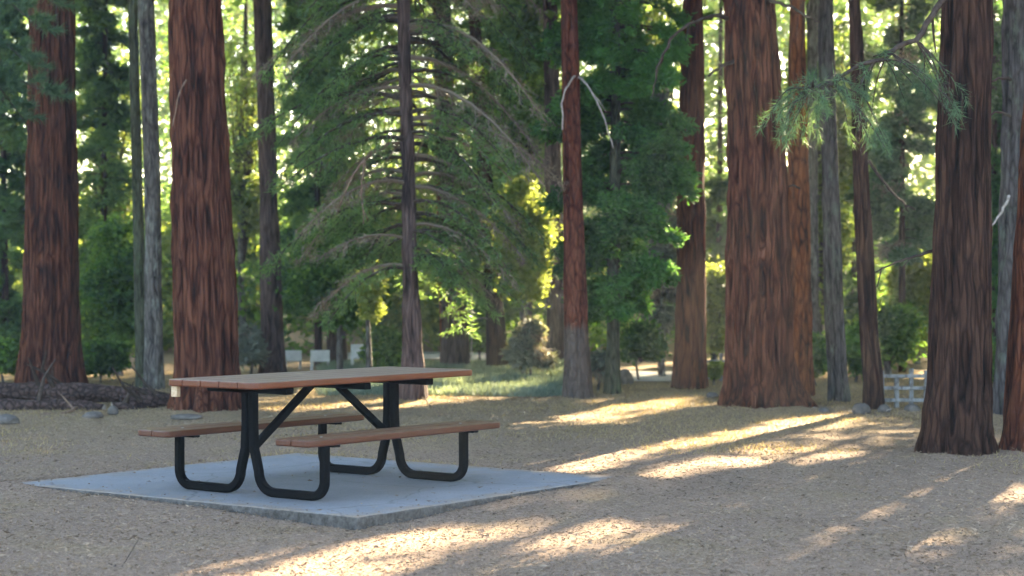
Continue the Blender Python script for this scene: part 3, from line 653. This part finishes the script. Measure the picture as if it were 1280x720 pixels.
for (px, py, rx, ry, n) in ((1055, 112, 45, 20, 800), (1010, 132, 38, 18, 800), (985, 146, 24, 14, 500), (1130, 95, 45, 22, 600), (1190, 122, 18, 18, 350), (1085, 155, 30, 16, 450)):
    for q in range(9):
        a, b = rs.randn(2)*np.array([rx, ry])*.5; C = W(px+a, py+b, 15.2+rs.randn()*.3)
        k = int(np.argmin(np.linalg.norm(P9-C, axis=1))); d = C-P9[k]; C2 = C+unit(d)*.12+np.array([0, 0, -.05])
        tw = spline([P9[k], (P9[k]+C)/2+np.array([0, 0, .05])+rs.randn(3)*.03, C, C2], 4); V, Q = tube(tw, np.linspace(.007, .002, len(tw)), 4); nb.add(V, Q, 1)
        m = n//7; u = (1-.75*rs.rand(m)**1.4)*(len(tw)-1.001); ki = u.astype(int); w_s = (u-ki)[:, None]; Pn = tw[ki]*(1-w_s)+tw[ki+1]*w_s
        T = unit(tw[ki+1]-tw[ki]); dr = T*.75+rs.randn(m, 3)*.5; blades(nb, Pn+rs.randn(m, 3)*.008, dr, .085, .006, clump_tone(Pn, .55, s=int(px)), 0)
nb.build('low_spray', [PINE, LIMB], t9, smooth=False, origin=b9)
t10, b10 = make_tree('conifer_tree', 'dark red-brown trunk cut by the right edge, beside the broad near trunk', [(568, 1287, 76), (540, 1290, 70), (400, 1299, 68), (240, 1306, 64), (0, 1318, 58)], 20, REDB, high_crown(5.4, 2.8, 19, s=20), rough=.028, flute=.03, roots=.03, n=90, seed=10, k=14)
t11, b11 = make_tree('pine_tree', 'rough grey-brown trunk with bare twigs at the right edge, behind the two near trunks', [(520, 1260, 40), (470, 1262, 36), (240, 1269, 36), (0, 1274, 40)], 18, SLATE, high_crown(6.6, 2.4, 17, s=21), rough=.028, n=80, seed=11, k=15)
for q in ([(1262, 100, 20.3), (1248, 98, 20.1), (1236, 104, 20)], [(1262, 145, 20.3), (1246, 140, 20.1), (1234, 146, 20)], [(1262, 245, 20.2), (1250, 268, 20), (1238, 286, 19.9)]):
    limb_px(t11, q, .018, .007, LIMB if q[0][1] < 200 else PALE, b11, 'bare_branch')
t12, b12 = make_tree('pine_tree', 'pale grey slender trunk left of the furrowed trunk behind the table', [(488, 192, 26), (440, 192, 23), (240, 191, 20), (0, 183, 20)], 16, GREY, high_crown(7.5, 2.0, 15, nb=40, s=22), rough=.010, n=56, seed=12, k=18)
t12b, b12b = make_tree('pine_tree', 'thin mossy green trunk pressed close to the left of the pale grey slender trunk', [(484, 177, 15), (240, 172, 13), (0, 166, 12)], 14, MOSSY, high_crown(7.6, 1.6, 13, nb=30, s=23), rough=.008, n=40, seed=13, k=20)
t13, b13 = make_tree('pine_tree', 'grey-brown trunk of medium width right of the furrowed trunk behind the table', [(468, 341, 34), (420, 340, 28), (240, 336, 23), (0, 328, 22)], 19, MAUVE, high_crown(8, 2.5, 18, s=24), rough=.014, n=56, seed=14, k=15)
t15, b15 = make_tree('conifer_tree', 'dark brown trunk behind the right end of the tabletop', [(461, 570, 38), (400, 568, 32), (310, 563, 26), (200, 560, 20)], 14, MAUVE, high_crown(8.2, 2.2, 13.5, s=25), rough=.016, n=56, seed=15, k=14)
limb_px(t15, [(566, 312, 31), (586, 340, 30.6), (590, 400, 30.5), (588, 452, 30.5)], .022, .009, PALE, b15, 'dead_branch', forks=3)
limb_px(t15, [(560, 308, 31), (530, 335, 30.6), (512, 365, 30.5), (508, 420, 30.5)], .024, .009, PALE, b15, 'dead_branch', forks=3)
t16, b16 = make_tree('conifer_tree', 'dark twin-looking short trunk in the shade right of the tabletop end', [(463, 622, 28), (400, 619, 24), (300, 612, 18)], 13, DARK, high_crown(8.2, 2.0, 12.5, nb=40, s=26), rough=.016, n=48, seed=16, k=14)
t17, b17 = make_tree('conifer_tree', 'greyish brown trunk seen high up just left of the slim two-coloured pine', [(455, 697, 26), (240, 692, 22), (0, 688, 18)], 18, MAUVE, high_crown(8.5, 2.4, 17, s=27), rough=.012, n=48, seed=17, k=14)
t20, b20 = make_tree('pine_tree', 'brown-grey trunk behind the middle of the tabletop, among three white signs', [(456, 421, 26), (400, 420, 23), (240, 415, 18)], 13, MAUVE, high_crown(8.4, 2.0, 12.5, nb=40, s=28), rough=.014, n=48, seed=18, k=15)
t21, b21 = make_tree('pine_tree', 'thin orange trunk lit by the sun high behind the whorled pine', [(458, 556, 11), (240, 550, 10), (0, 546, 9)], 15, ORANGE, high_crown(8.4, 1.5, 14, nb=30, s=29), rough=.006, n=32, seed=19, k=20)
t23, b23 = make_tree('pine_tree', 'thin pale grey trunk between the orange-barked and the dark grey slender trunks', [(462, 1019, 11), (240, 1017, 11), (0, 1014, 13)], 15, GREY, high_crown(8, 1.8, 14, nb=30, s=30), rough=.008, n=40, seed=20, k=18)

# whorled pine in the middle
def c14(mb, xat, D):
    boughs(mb, xat(3), D, 1.5, 6.4, 1.95, 125, droop=.65, rise=.16, needle=.09, wd=.016, per=900, coarse=1., seed=31, dead=.36, prof=lambda f: .75+.3*math.sin(f*3.1), jag=.45, zlow=.7, base=.62, azr=(-.85, 4.0))
    boughs(mb, xat(9), D, 6.4, 14, 1.9, 50, droop=.3, needle=.14, wd=.03, per=200, coarse=2.2, seed=32, twigs=False, prof=lambda f: (1-f)**.7)
c14.leaf = FIR
t14, b14 = make_tree('pine_tree', 'pine with drooping whorled boughs and dead twigs, rising behind the right half of the table', [(500, 517, 36), (440, 516, 27), (360, 513, 20), (240, 511, 17), (0, 504, 16)], 14.5, MAUVE, c14, rough=.014, n=56, seed=21, k=16)
limb_px(t14, [(508, 178, 23.3), (480, 182, 22.9), (455, 200, 22.6), (435, 232, 22.5), (420, 262, 22.5)], .026, .008, TAN, b14, 'drooping_branch', forks=4)
limb_px(t14, [(456, 200, 22.6), (452, 235, 22.5), (455, 280, 22.4)], .014, .006, TAN, b14, 'drooping_branch', forks=3)
limb_px(t14, [(512, 172, 23.2), (560, 172, 22.8), (600, 190, 22.6), (640, 225, 22.5)], .024, .007, TAN, b14, 'drooping_branch', forks=5)
# dense green cedar
def c19(mb, xat, D):
    boughs(mb, xat(2), D, .95, 8.5, 1.10, 170, droop=.42, rise=.22, needle=.080, wd=.030, per=1300, coarse=1.1, seed=33, prof=lambda f: .62+.45*math.sin(min(1, f*1.6)*math.pi*.75)-.25*f, jag=.35, zlow=.32, base=.62, leafy=True, flat=.8)
    boughs(mb, xat(9), D, 8.2, 15, .9, 40, droop=.3, needle=.14, wd=.035, per=200, coarse=2.0, seed=34, twigs=False, prof=lambda f: (1-f)**.7, leafy=True)
c19.leaf = CEDAR
t19, b19 = make_tree('cedar_tree', 'dense bright green cedar with foliage nearly to the ground, right of the slim two-coloured pine', [(493, 765, 22), (440, 766, 17), (240, 768, 14), (0, 770, 11)], 15.5, MOSSY, c19, rough=.010, n=48, seed=22, k=16)

# ================================================================ TREES ROUND THE CLEARING
def side_tree(name, label, px, D, rpx, ytop, ybot, kind, tone=.5, n=14000, H=None, group=None, size=None, seed=1, cat='tree', stemw=10):
    """a tree or bush placed by its column, distance, half width and crown rows"""
    x = wx(px, D); g = float(ground_z(np.array([x]), np.array([D]))[0]); base = np.array([x, D, g]); R = rpx/F*D
    z1 = wz(ytop, D); z0 = max(wz(ybot, D), g+.15)
    if H: z1 = H
    root = empty(name, base); tag(root, label, cat, group)
    tr = MB(); P = spline([[x, D, g-.1], [x+.05*rs.randn(), D, (g+z1)*.4], [x+.08*rs.randn(), D, z1*.92]], 6); r = stemw/F*D/2
    V, Q = tube(P, np.linspace(r, r*.25, len(P)), 10); tr.add(V, Q, 0, rs.rand(len(V))); tr.build('trunk', {'fir': BROWN, 'broad': GREY, 'yellow': GREY, 'grey': GREY, 'cedar': BROWN, 'pine': DARK}[kind], root, origin=base)
    cb = MB(); split = wz(-25, D)      # finer foliage where it is seen close to, coarser high in the crown
    lm = {'fir': FIR, 'cedar': CEDAR, 'broad': BROAD, 'yellow': YEL, 'grey': GREYL, 'pine': PINE}[kind]
    if kind in ('broad', 'yellow'):
        zc, rz = (z0+z1)/2, (z1-z0)/2
        leafy_crown(cb, (x, D, zc), (R, R, rz), int(n*2.2), size or .085, tone, clumps=max(26, int(34*rz/R*.6)), stem=np.array([x, D, z0]), seed=seed)
    else:
        z1f = min(z1, split); nbf = int((z1f-z0)*13)+10
        boughs(cb, x, D, z0+.1, z1f, R, nbf, droop=.35, rise=.15, needle=.115, wd=.042, per=int(2.6*n/nbf), coarse=1.15, seed=seed, base=tone, twigs=False, leafy=True,
               prof=(lambda f: .95-.25*f) if z1 > split else None, zlow=g+.25, dead=.2 if kind == 'pine' else (.5 if kind == 'grey' else 0), flat=.7)
        if z1 > split: boughs(cb, x, D, split, z1, R*.85, 34, droop=.3, rise=.15, needle=.16, wd=.06, per=420, coarse=2.4, seed=seed, base=tone, twigs=False, leafy=True, prof=lambda f: (1-f)**.7)
    cb.build('crown', [lm, LIMB, DEAD], root, smooth=False, origin=base)
    return root
ST = [
 ('fir_tree', 'teal green fir filling the far left edge beside the thick red trunk', 8, 31, 48, -200, 462, 'fir', .42, 15000, 12),
 ('broadleaf_tree', 'yellow-green leafy tree glowing between the far left trunk and the pale grey slender trunk', 132, 36, 42, 30, 330, 'yellow', .45, 9000, None),
 ('fir_tree', 'shaded fir between the far left trunk and the mossy thin trunk', 128, 33, 52, -200, 470, 'fir', .48, 15000, 12),
 ('broadleaf_tree', 'low blue-green leafy tree in front of the shaded fir, above the log', 150, 29, 42, 270, 466, 'broad', .38, 8000, None),
 ('broadleaf_tree', 'sunlit yellow-green tree just right of the trunk behind the table', 305, 37, 34, 40, 330, 'yellow', .5, 7500, None),
 ('fir_tree', 'green fir between the two trunks behind the left half of the table', 300, 40, 50, -200, 455, 'fir', .5, 13000, 13),
 ('fir_tree', 'broad green fir left of the whorled pine', 398, 32, 66, -200, 410, 'fir', .55, 18000, 12),
 ('broadleaf_tree', 'dark green leafy tree with low crown, behind the tabletop centre', 425, 28, 62, 262, 405, 'broad', .22, 15000, None),
 ('broadleaf_tree', 'small orange-yellow leafy sapling lit by sun behind the tabletop centre', 462, 26.5, 17, 330, 400, 'yellow', .9, 900, None),
 ('fir_tree', 'green fir right behind the whorled pine, reaching over the two dark trunks', 612, 35, 62, -200, 395, 'fir', .55, 16000, 12),
 ('broadleaf_tree', 'bright lemon-green sunlit leafy tree beside the slim two-coloured pine', 655, 28, 33, 228, 385, 'yellow', .85, 6000, None),
 ('broadleaf_tree', 'tall mid-green leafy tree between the whorled pine and the slim two-coloured pine', 660, 34, 48, -60, 330, 'broad', .62, 15000, None),
 ('broadleaf_tree', 'tall pale yellow-green tree above and behind the dense cedar', 808, 38, 52, -60, 300, 'yellow', .35, 12000, None),
 ('snag_tree', 'grey lichen-hung half-dead tree between the dense cedar and the straight red-brown pine', 828, 28, 24, 95, 420, 'grey', .5, 7000, None),
 ('fir_tree', 'fir glimpsed in the gap between the straight red-brown pine and the thickest trunk', 898, 38, 40, -200, 440, 'fir', .55, 13000, 12),
 ('broadleaf_tree', 'yellow-green leafy tree low in the gap left of the thickest trunk', 893, 33, 28, 320, 440, 'yellow', .6, 3500, None),
 ('broadleaf_tree', 'bright green-yellow tree between the orange-barked and the dark grey slender trunks', 1026, 33, 42, -60, 470, 'yellow', .32, 15000, None),
 ('fir_tree', 'green fir between the dark grey slender trunk and the leaning brown one', 1066, 35, 42, -200, 450, 'fir', .5, 13000, 12),
 ('pine_tree', 'grey-green ragged pine between the leaning slender trunk and the broad near trunk', 1128, 30, 58, -200, 330, 'pine', .6, 15000, 12),
 ('broadleaf_tree', 'golden yellow-green tree low beside the broad near trunk, above the white fence', 1146, 33, 42, 290, 462, 'yellow', .62, 8000, None),
 ('broadleaf_tree', 'dark green bushy tree behind the white fence on the right', 1112, 29, 36, 380, 480, 'broad', .35, 5000, None),
 ('fir_tree', 'green fir in the gap between the broad near trunk and the right-edge trunks', 1246, 31, 38, -200, 480, 'cedar', .5, 14000, 12),
]
for k, a in enumerate(ST):
    side_tree(a[0], a[1], *a[2:9], n=a[9], H=a[10], seed=40+k)
bushes = [
 ('grey-green airy shrub behind the meadow strip, right of the dark twin trunk', 662, 27.6, 32, 400, 470, 'grey', .75, 3200),
 ('low dark shrub behind the fallen log near the far left trunk', 125, 27, 36, 425, 490, 'broad', .25, 4000),
 ('small green shrub between the signs and the whorled pine', 480, 28, 24, 400, 468, 'broad', .4, 2600),
 ('low leafy shrub at the foot of the slim two-coloured pine', 746, 25, 14, 440, 492, 'grey', .6, 1100),
 ('pale shrub low behind the furrowed trunk and the grey-brown trunk', 312, 29, 22, 410, 470, 'grey', .7, 2200),
 ('bushy green shrub between the dark grey and the leaning slender trunks', 1068, 27, 22, 400, 500, 'broad', .45, 2800),
 ('blue-green shrub left of the dark grey slender trunk', 1022, 26, 15, 420, 500, 'broad', .35, 1800),
 ('sunlit yellow-green shrub at the left foot of the thickest trunk', 893, 26, 12, 455, 496, 'yellow', .5, 800),
 ('green shrub behind the dark brown trunk at the end of the tabletop', 600, 34, 28, 380, 458, 'broad', .35, 2800),
 ('dim shrub at the far left edge beside the red trunk', 6, 27, 24, 425, 480, 'broad', .35, 2200),
 ('dark shrub under the dense cedar beside its stem', 800, 27, 24, 405, 452, 'broad', .25, 2600),
 ('green shrub in the gap between the broad near trunk and the right edge', 1246, 25, 18, 430, 505, 'broad', .4, 2000),
]
for k, a in enumerate(bushes):
    side_tree('shrub', a[0], *a[1:8], n=a[8], seed=80+k, cat='shrub', stemw=4)

# ================================================================ WOOD ALL ROUND (far-off mass)
fo = MB(); r2 = np.random.RandomState(99)
spots = []
for k in range(150):
    y = 39+r2.rand()**1.3*42; x = (r2.rand()*2-1)*(.268*y*1.4+2); spots.append((x, y, (6.5+r2.rand()*5.5)*(1+(y-43)/90), 1.1+r2.rand()*1.3, 5200, 0))
for k in range(235):
    y = 62+r2.rand()*24; x = (r2.rand()*2-1)*(.268*y*1.35+2); spots.append((x, y, 14+r2.rand()*7, 2.2+r2.rand()*1.7, 9000, 4))
for k in range(80):
    y = 88+r2.rand()*18; x = -38+76*(k+r2.rand())/80; spots.append((x, y, 19+r2.rand()*6, 2.8+r2.rand()*1.6, 6500, 5))
for k in range(90):
    y = 36+r2.rand()*26; x = (r2.rand()*2-1)*(.268*y*1.4+2); spots.append((x, y, 1.6+r2.rand()*2.6, 1.0+r2.rand()*.9, 2200, 2))
for k in range(36):     # unseen trees added outside the frame on the sun's side, to shade the clearing
    y = 17+r2.rand()*36; x = .268*y*1.12+4.6+r2.rand()*16; spots.append((x, y, 12+r2.rand()*7, 2.2+r2.rand()*1.2, 5200, 1))
for k in range(16):
    y = 14+r2.rand()*34; x = -(.268*y*1.15+4+r2.rand()*12); spots.append((x, y, 11+r2.rand()*8, 2+r2.rand()*1.2, 4200, 1))
for y0 in np.arange(24, 62, 3.0):     # unseen high crowns, added above the frame to shade the clearing
    for x0 in np.arange(-6+(y0-24)*.25, 13+(y0-24)*.46, 3.0):
        x = x0+r2.rand()*2.4; y = y0+r2.rand()*2.4; spots.append((x, y, 15+r2.rand()*6, 1.9+r2.rand()*.9, 3000, 3))
for (x, y, h, R, n, tall) in spots:
    g = float(ground_z(np.array([x]), np.array([y]))[0])
    tr_ = [.10+.008*h, .08, .02] if tall != 3 else [.11, .08, .02]
    V, Q = tube(np.array([[x, y, g-.2], [x+.1, y, g+h*.5], [x, y, g+h]]), tr_, 7)
    if tall == 3 and y < 36: V, Q = tube(np.array([[x, y, CH+.1464*y+.9], [x, y, g+h]]), [.08, .02], 7); fo.add(V, Q, 2, rs.rand(len(V)))
    f = rs.rand(n)**.85; z0 = g+(max(.5, CH+.1464*y+.7-g) if tall == 3 else .15 if tall == 2 else .5 if not tall else 1.5); z = z0+(g+h-z0)*f; a = rs.rand(n)*2*np.pi
    rr = R*((1-f)**.5+.1 if tall == 3 else (1-f**4)*.9+.1 if tall >= 4 else (1-f)**.7*.95+.06 if tall != 2 else np.sqrt(np.clip(1-(2*f-.9)**2/1.3, .02, 1)))*(.25+.75*rs.rand(n)**.5)*(1+.3*vn(np.cos(a)*2, np.sin(a)*2, z*1.5, int(x*7) % 99))
    P = np.stack([x+np.cos(a)*rr, y+np.sin(a)*rr, z-.25*rr], 1)
    tier = vn(z*1.9, 0*z+x, 0*z, 5); kp = (tier+.55 > rs.rand(n)*.9) & thin(P); P = P[kp]; a = a[kp]
    Dv = np.stack([np.cos(a), np.sin(a), -.3+0*a], 1)+rs.randn(len(P), 3)*.5
    warmth = r2.choice([0, 1, 3], p=[.42, .33, .25] if tall < 4 else [.2, .4, .4])
    blades(fo, P, Dv, .34 if tall in (1, 3) else .40 if tall == 5 else .26 if tall == 4 else .17, .20 if tall in (1, 3) else .30 if tall == 5 else .18 if tall == 4 else .11, clump_tone(P, .5, .4, 1.0, 6), int(warmth), True)
tag(fo.build('distant_forest', [FIR, BROAD, BROWN, YEL], smooth=False), 'hazy mass of green trees beyond and around the clearing, with unseen crowns added for shade', kind='stuff')

# ================================================================ FALLEN WOOD, ROCKS, SIGNS, FENCE
def log(name, label, pts, r0, r1, m, n=28, rough=.02, seed=1, cat='log', stubs=0):
    P = spline([W(*p) for p in pts], 8); base = P[len(P)//2].copy(); base[2] = GZ
    root = empty(name, base); tag(root, label, cat)
    R = np.linspace(r0, r1, len(P))*(1+.12*vn(np.arange(len(P))*.5, seed, 0))
    V, Q = tube(P, R, n); c = np.repeat(P, n, 0); d = V-c; q = vn(V[:, 0]*1.2, V[:, 1]*14, V[:, 2]*14, seed)
    V = c+d*(1+rough/np.mean(R)*q[:, None]); 
    mb = MB(); mb.add(V, Q, 0, np.clip(.5+.5*q, 0, 1))
    for e in (0, len(P)-1):
        ring = V[e*n:(e+1)*n]; ce = ring.mean(0); Vc = np.vstack([ring, ring*.6+ce*.4, ce[None]]); k = np.arange(n); kk = (k+1) % n
        mb.add(Vc, np.stack([k, kk, kk+n, k+n], 1), 1); n0 = mb.n-len(Vc); mb.F.append(np.stack([k+n, kk+n, np.full(n, 2*n)], 1)+n0); mb.M.append(np.full(n, 1))
    mb.build('log_body', [m, PALE], root, origin=base)
    for s in range(stubs):
        k = rs.randint(3, len(P)-3); a = P[k]; d = unit(np.array([rs.randn()*.7, -.5*rs.rand()-.1, .7*rs.rand()+.1])); l = .25+.5*rs.rand()
        sm_ = MB(); V, Q = tube(np.array([a, a+d*l*.6, a+d*l+rs.randn(3)*.05]), [r1*.3+.012, .018, .007], 6); sm_.add(V, Q); sm_.build('branch_stub', LIMB, root, origin=base)
    return root
LOGM = bark('rotten_log_bark', (.20, .135, .115), (.075, .05, .042), (.008, .005, .005), 14, 14)
log('fallen_log', 'long dark rotting log lying in front of the far left red trunk', [(-70, 491, 22.2), (20, 490, 22.2), (100, 490, 22.1), (170, 494, 22.), (222, 503, 21.8)], .115, .085, LOGM, seed=2, stubs=4, rough=.025)
log('fallen_log', 'second dark log, lower and nearer, under the long log', [(-60, 510, 21.3), (10, 511, 21.3), (80, 509, 21.3), (130, 513, 21.2)], .115, .08, LOGM, seed=5, stubs=3, rough=.035)
log('fallen_log', 'short dark log running from the furrowed trunk foot towards the log pile', [(140, 512, 21.2), (175, 508, 21.3), (214, 503, 21.6)], .085, .10, LOGM, seed=7, stubs=2, rough=.03)
log('fallen_log', 'thin dark log lying on top of the long log at the left edge', [(-60, 482, 22.5), (20, 484, 22.5), (80, 486, 22.4), (120, 487, 22.4)], .06, .04, LOGM, seed=9, stubs=3, rough=.02)
def stick(label, pts, r0, r1, m, forks=2):
    Pq = [W(*p) for p in pts]; base = Pq[len(Pq)//2].copy(); mb = MB(); P = spline(Pq, 5)+rs.randn(5*(len(Pq)-1)+1, 3)*.01
    V, Q = tube(P, np.linspace(r0, r1, len(P)), 6); mb.add(V, Q)
    for f in range(forks):
        k = rs.randint(2, len(P)-2); d = unit(unit(P[k+1]-P[k])+rs.randn(3)*.5); V, Q = tube(np.array([P[k], P[k]+d*.12, P[k]+d*.25]), [r1, r1*.8, r1*.4], 5); mb.add(V, Q)
    o = mb.build('fallen_branch', m, origin=base); o.location = base; tag(o, label, 'branch'); return o
stick('pale curved bare branch lying in front of the dark log pile', [(25, 528, 20.2), (50, 520, 20.4), (80, 518, 20.6), (97, 508, 20.9)], .03, .014, TAN)
stick('thin grey branch leaning across the right end of the long log', [(166, 512, 22.4), (185, 506, 22.6), (205, 496, 22.9)], .014, .007, PALE)
stick('thin dark bare stick propped against the foot of the far left trunk', [(14, 516, 22.9), (30, 500, 23.4), (40, 480, 24)], .013, .006, TAN)
stick('sunlit root-like branch lying right of the thickest trunk', [(1002, 503, 21.8), (1014, 508, 21.6), (1026, 517, 21.2)], .022, .010, PALE, 1)
stick('thin arching twig standing in the dry grass behind the near bench', [(528, 496, 22), (541, 508, 21), (548, 516, 20.6), (549, 524, 20.4)], .007, .004, TAN, 1)
stick('weathered stick lying among the pale rocks between the slender trunks', [(1062, 515, 21), (1090, 520, 20.8), (1130, 522, 20.6)], .016, .008, PALE, 2)
stick('small dark twig lying on the sunlit soil in the front left corner', [(132, 708, 9.75), (142, 712, 9.6), (150, 712, 9.6)], .006, .003, LIMB, 1)
RK, nt, out = mat('granite'); nn = noise(nt, coords(nt), 9, 6, .7)
principled(nt, out, ramp(nt, nn, [(.3, (.07, .062, .055)), (.55, (.14, .122, .105)), (.8, (.25, .22, .19))]).outputs[0], .9, nn, .6, .02, .15)
def rock(label, px, py, w, h, d=None, seed=1):
    D = gd(py); x = wx(px, D); z = float(ground_z(np.array([x]), np.array([D]))[0]); s = F/D
    import bmesh
    bm = bmesh.new(); bmesh.ops.create_icosphere(bm, subdivisions=4, radius=1); V = np.array([v.co[:] for v in bm.verts]); Fa = np.array([[v.index for v in f.verts] for f in bm.faces]); bm.free()
    V = V*(1+.35*fbm(V[:, 0]*1.1+seed*3, V[:, 1]*1.1, V[:, 2]*1.1, 4, seed)[:, None]); V[:, 2] = np.maximum(V[:, 2], -.35)
    V = V*np.array([w/s/2, (d or w)/s/2, h/s/1.35]); V[:, 2] += .25*h/s
    mb = MB(); mb.add(V, Fa); o = mb.build('rock', RK); o.location = (x, D, z); o.rotation_euler = (0, 0, seed); tag(o, label, 'rock'); return o
for k, a in enumerate([
 ('grey rock at the left edge in front of the log pile', 8, 531, 30, 12), ('small pale rock under the middle of the long fallen log', 141, 519, 13, 10), ('flat grey stone under the long log left of the pale rock', 115, 522, 26, 8),
 ('low flat grey stone at the foot of the furrowed trunk', 232, 524, 40, 6), ('white boulder beside the cedar stem at the edge of the gravel track', 781, 481, 20, 17), ('sandy pale rock between the two slender trunks on the right', 1076, 518, 22, 15),
 ('small pale rock right of the leaning slender trunk', 1105, 517, 16, 10), ('small sunlit rock between the orange-barked and dark grey trunks', 1030, 516, 15, 7), ('pale rock at the right foot of the straight red-brown pine', 891, 497, 14, 7), ('low rounded rock at the foot of the white fence', 1140, 516, 20, 9)]):
    rock(*a, seed=3+k)
WHT, nt, out = mat('white_paint'); nn = noise(nt, coords(nt), 7, 5, .7)
principled(nt, out, ramp(nt, nn, [(.3, (.55, .56, .56)), (.6, (.8, .8, .8))]).outputs[0], .7, nn, .1, .003, .3)
OLDW, nt, out = mat('flaking_white_paint'); nn = noise(nt, coords(nt, (3, 3, 1)), 6, 6, .75)
principled(nt, out, ramp(nt, nn, [(.38, (.10, .09, .08)), (.5, (.26, .26, .25)), (.7, (.36, .36, .35))]).outputs[0], .85, nn, .4, .006, .15)
def sign(label, px, py, w, h, pole=True):
    """white board on two short posts; py is its ground row"""
    D = gd(py); x = wx(px, D); s = F/D; g = float(ground_z(np.array([x]), np.array([D]))[0]); root = empty('sign_board', (x, D, g), .15); tag(root, label, 'sign', 'white signs beyond the table')
    W_, H_ = w/s, h/s
    mb = MB(); bevel_box(mb, (-W_/2, -.018, H_*.45), (W_/2, .018, H_), .004); mb.build('board', WHT, root, smooth=False)
    for sd in (-1, 1):
        mb = MB(); bevel_box(mb, (sd*W_*.42-.022, .019, -.1), (sd*W_*.42+.022, .060, H_*.96), .003); mb.build('post', WHT if sd < 0 else GALV, root, smooth=False)
sign('white board nearest the grey-brown trunk behind the table, leftmost of the three signs', 366, 462, 22, 24)
sign('white board just left of the trunk among the signs, middle of the three', 400, 463, 24, 26)
sign('largest white board, right of the trunk among the signs', 452, 462, 27, 32)
def fence(label, px0, px1, py, htop, nrail, npost, group=None):
    D = gd(py); s = F/D; x0, x1 = wx(px0, D), wx(px1, D); g = float(ground_z(np.array([x0]), np.array([D]))[0]); root = empty('rail_fence', ((x0+x1)/2, D, g)); tag(root, label, 'fence', group)
    Lh = (x1-x0)/2; H_ = (py-htop)/s
    for k in range(nrail):
        z = H_*(k+1)/nrail-.05; mb = MB(); bevel_box(mb, (-Lh, -.010, z-.020), (Lh*(.6+.4*rs.rand()), .010, z+.020), .003); mb.build('rail', OLDW, root, smooth=False)
    for k in range(npost):
        x = -Lh+.03+(2*Lh-.06)*k/(npost-1); mb = MB(); w = .016+.014*rs.rand(); bevel_box(mb, (x-w, .013, -.2), (x+w, .013+2*w, H_*(.75+.45*rs.rand())), .004); mb.build('post', OLDW, root, smooth=False)
fence('white post-and-rail fence left of the broad near trunk', 1100, 1180, 512, 467, 3, 5)
fence('short white fence seen through the gap left of the thickest trunk', 868, 935, 478, 449, 2, 3)

# ================================================================ AIR, SKY, SUN, CAMERA
hz = bpy.data.meshes.new('haze'); lo, hi = (-150, -65, -2.5), (150, 160, 27)
Vh = [(x, y, z) for x in (lo[0], hi[0]) for y in (lo[1], hi[1]) for z in (lo[2], hi[2])]
hz.from_pydata(Vh, [], [(0, 1, 3, 2), (4, 6, 7, 5), (0, 4, 5, 1), (2, 3, 7, 6), (0, 2, 6, 4), (1, 5, 7, 3)]); ho = bpy.data.objects.new('haze', hz); COL.objects.link(ho)
hm = bpy.data.materials.new('haze'); hm.use_nodes = True; nt = hm.node_tree; nt.nodes.clear(); out = nt.nodes.new('ShaderNodeOutputMaterial')
pv = nt.nodes.new('ShaderNodeVolumePrincipled'); pv.inputs['Color'].default_value = (.80, .90, .95, 1); pv.inputs['Density'].default_value = .0013; pv.inputs['Anisotropy'].default_value = .3
L(nt, pv.outputs[0], out.inputs['Volume']); hz.materials.append(hm); tag(ho, 'faint forest haze', kind='stuff')

wd_ = bpy.data.worlds.new('World'); SC.world = wd_; wd_.use_nodes = True; nt = wd_.node_tree; nt.nodes.clear()
sky = nt.nodes.new('ShaderNodeTexSky'); sky.sky_type = 'NISHITA'; sky.sun_disc = False; sky.sun_elevation = EL; sky.sun_rotation = AZ
sky.air_density = 1.0; sky.dust_density = 1.6; sky.ozone_density = 1.0
bg = nt.nodes.new('ShaderNodeBackground'); bg.inputs[1].default_value = .062; wo = nt.nodes.new('ShaderNodeOutputWorld')
L(nt, sky.outputs[0], bg.inputs[0]); L(nt, bg.outputs[0], wo.inputs[0])
sd = bpy.data.lights.new('sun', 'SUN'); sd.energy = 5; sd.angle = math.radians(.5); sd.color = (1, .82, .54)
so = bpy.data.objects.new('sun', sd); COL.objects.link(so)
from mathutils import Vector
so.rotation_euler = Vector(tuple(-SUN)).to_track_quat('-Z', 'Y').to_euler(); so.location = (20, 40, 30)
cd = bpy.data.cameras.new('camera'); cam = bpy.data.objects.new('camera', cd); COL.objects.link(cam); SC.camera = cam
cd.sensor_width = 36; cd.lens = F/1280*36; cd.clip_end = 1000; cd.clip_start = .1
cam.location = (0, 0, CH); cam.rotation_euler = (math.radians(90)-math.atan(11/F), 0, 0)
cd.dof.use_dof = True; cd.dof.focus_distance = 12.8; cd.dof.aperture_fstop = 2.4
SC.view_settings.view_transform = 'Standard'; SC.view_settings.look = 'None'; SC.view_settings.exposure = 4.0; SC.view_settings.gamma = 1
SC.cycles.use_denoising = True; SC.cycles.max_bounces = 8; SC.cycles.diffuse_bounces = 4; SC.cycles.transmission_bounces = 4; SC.cycles.volume_bounces = 0
SC.cycles.use_adaptive_sampling = True; SC.cycles.adaptive_threshold = .02; SC.cycles.sample_clamp_indirect = 6
SC.render.film_transparent = False
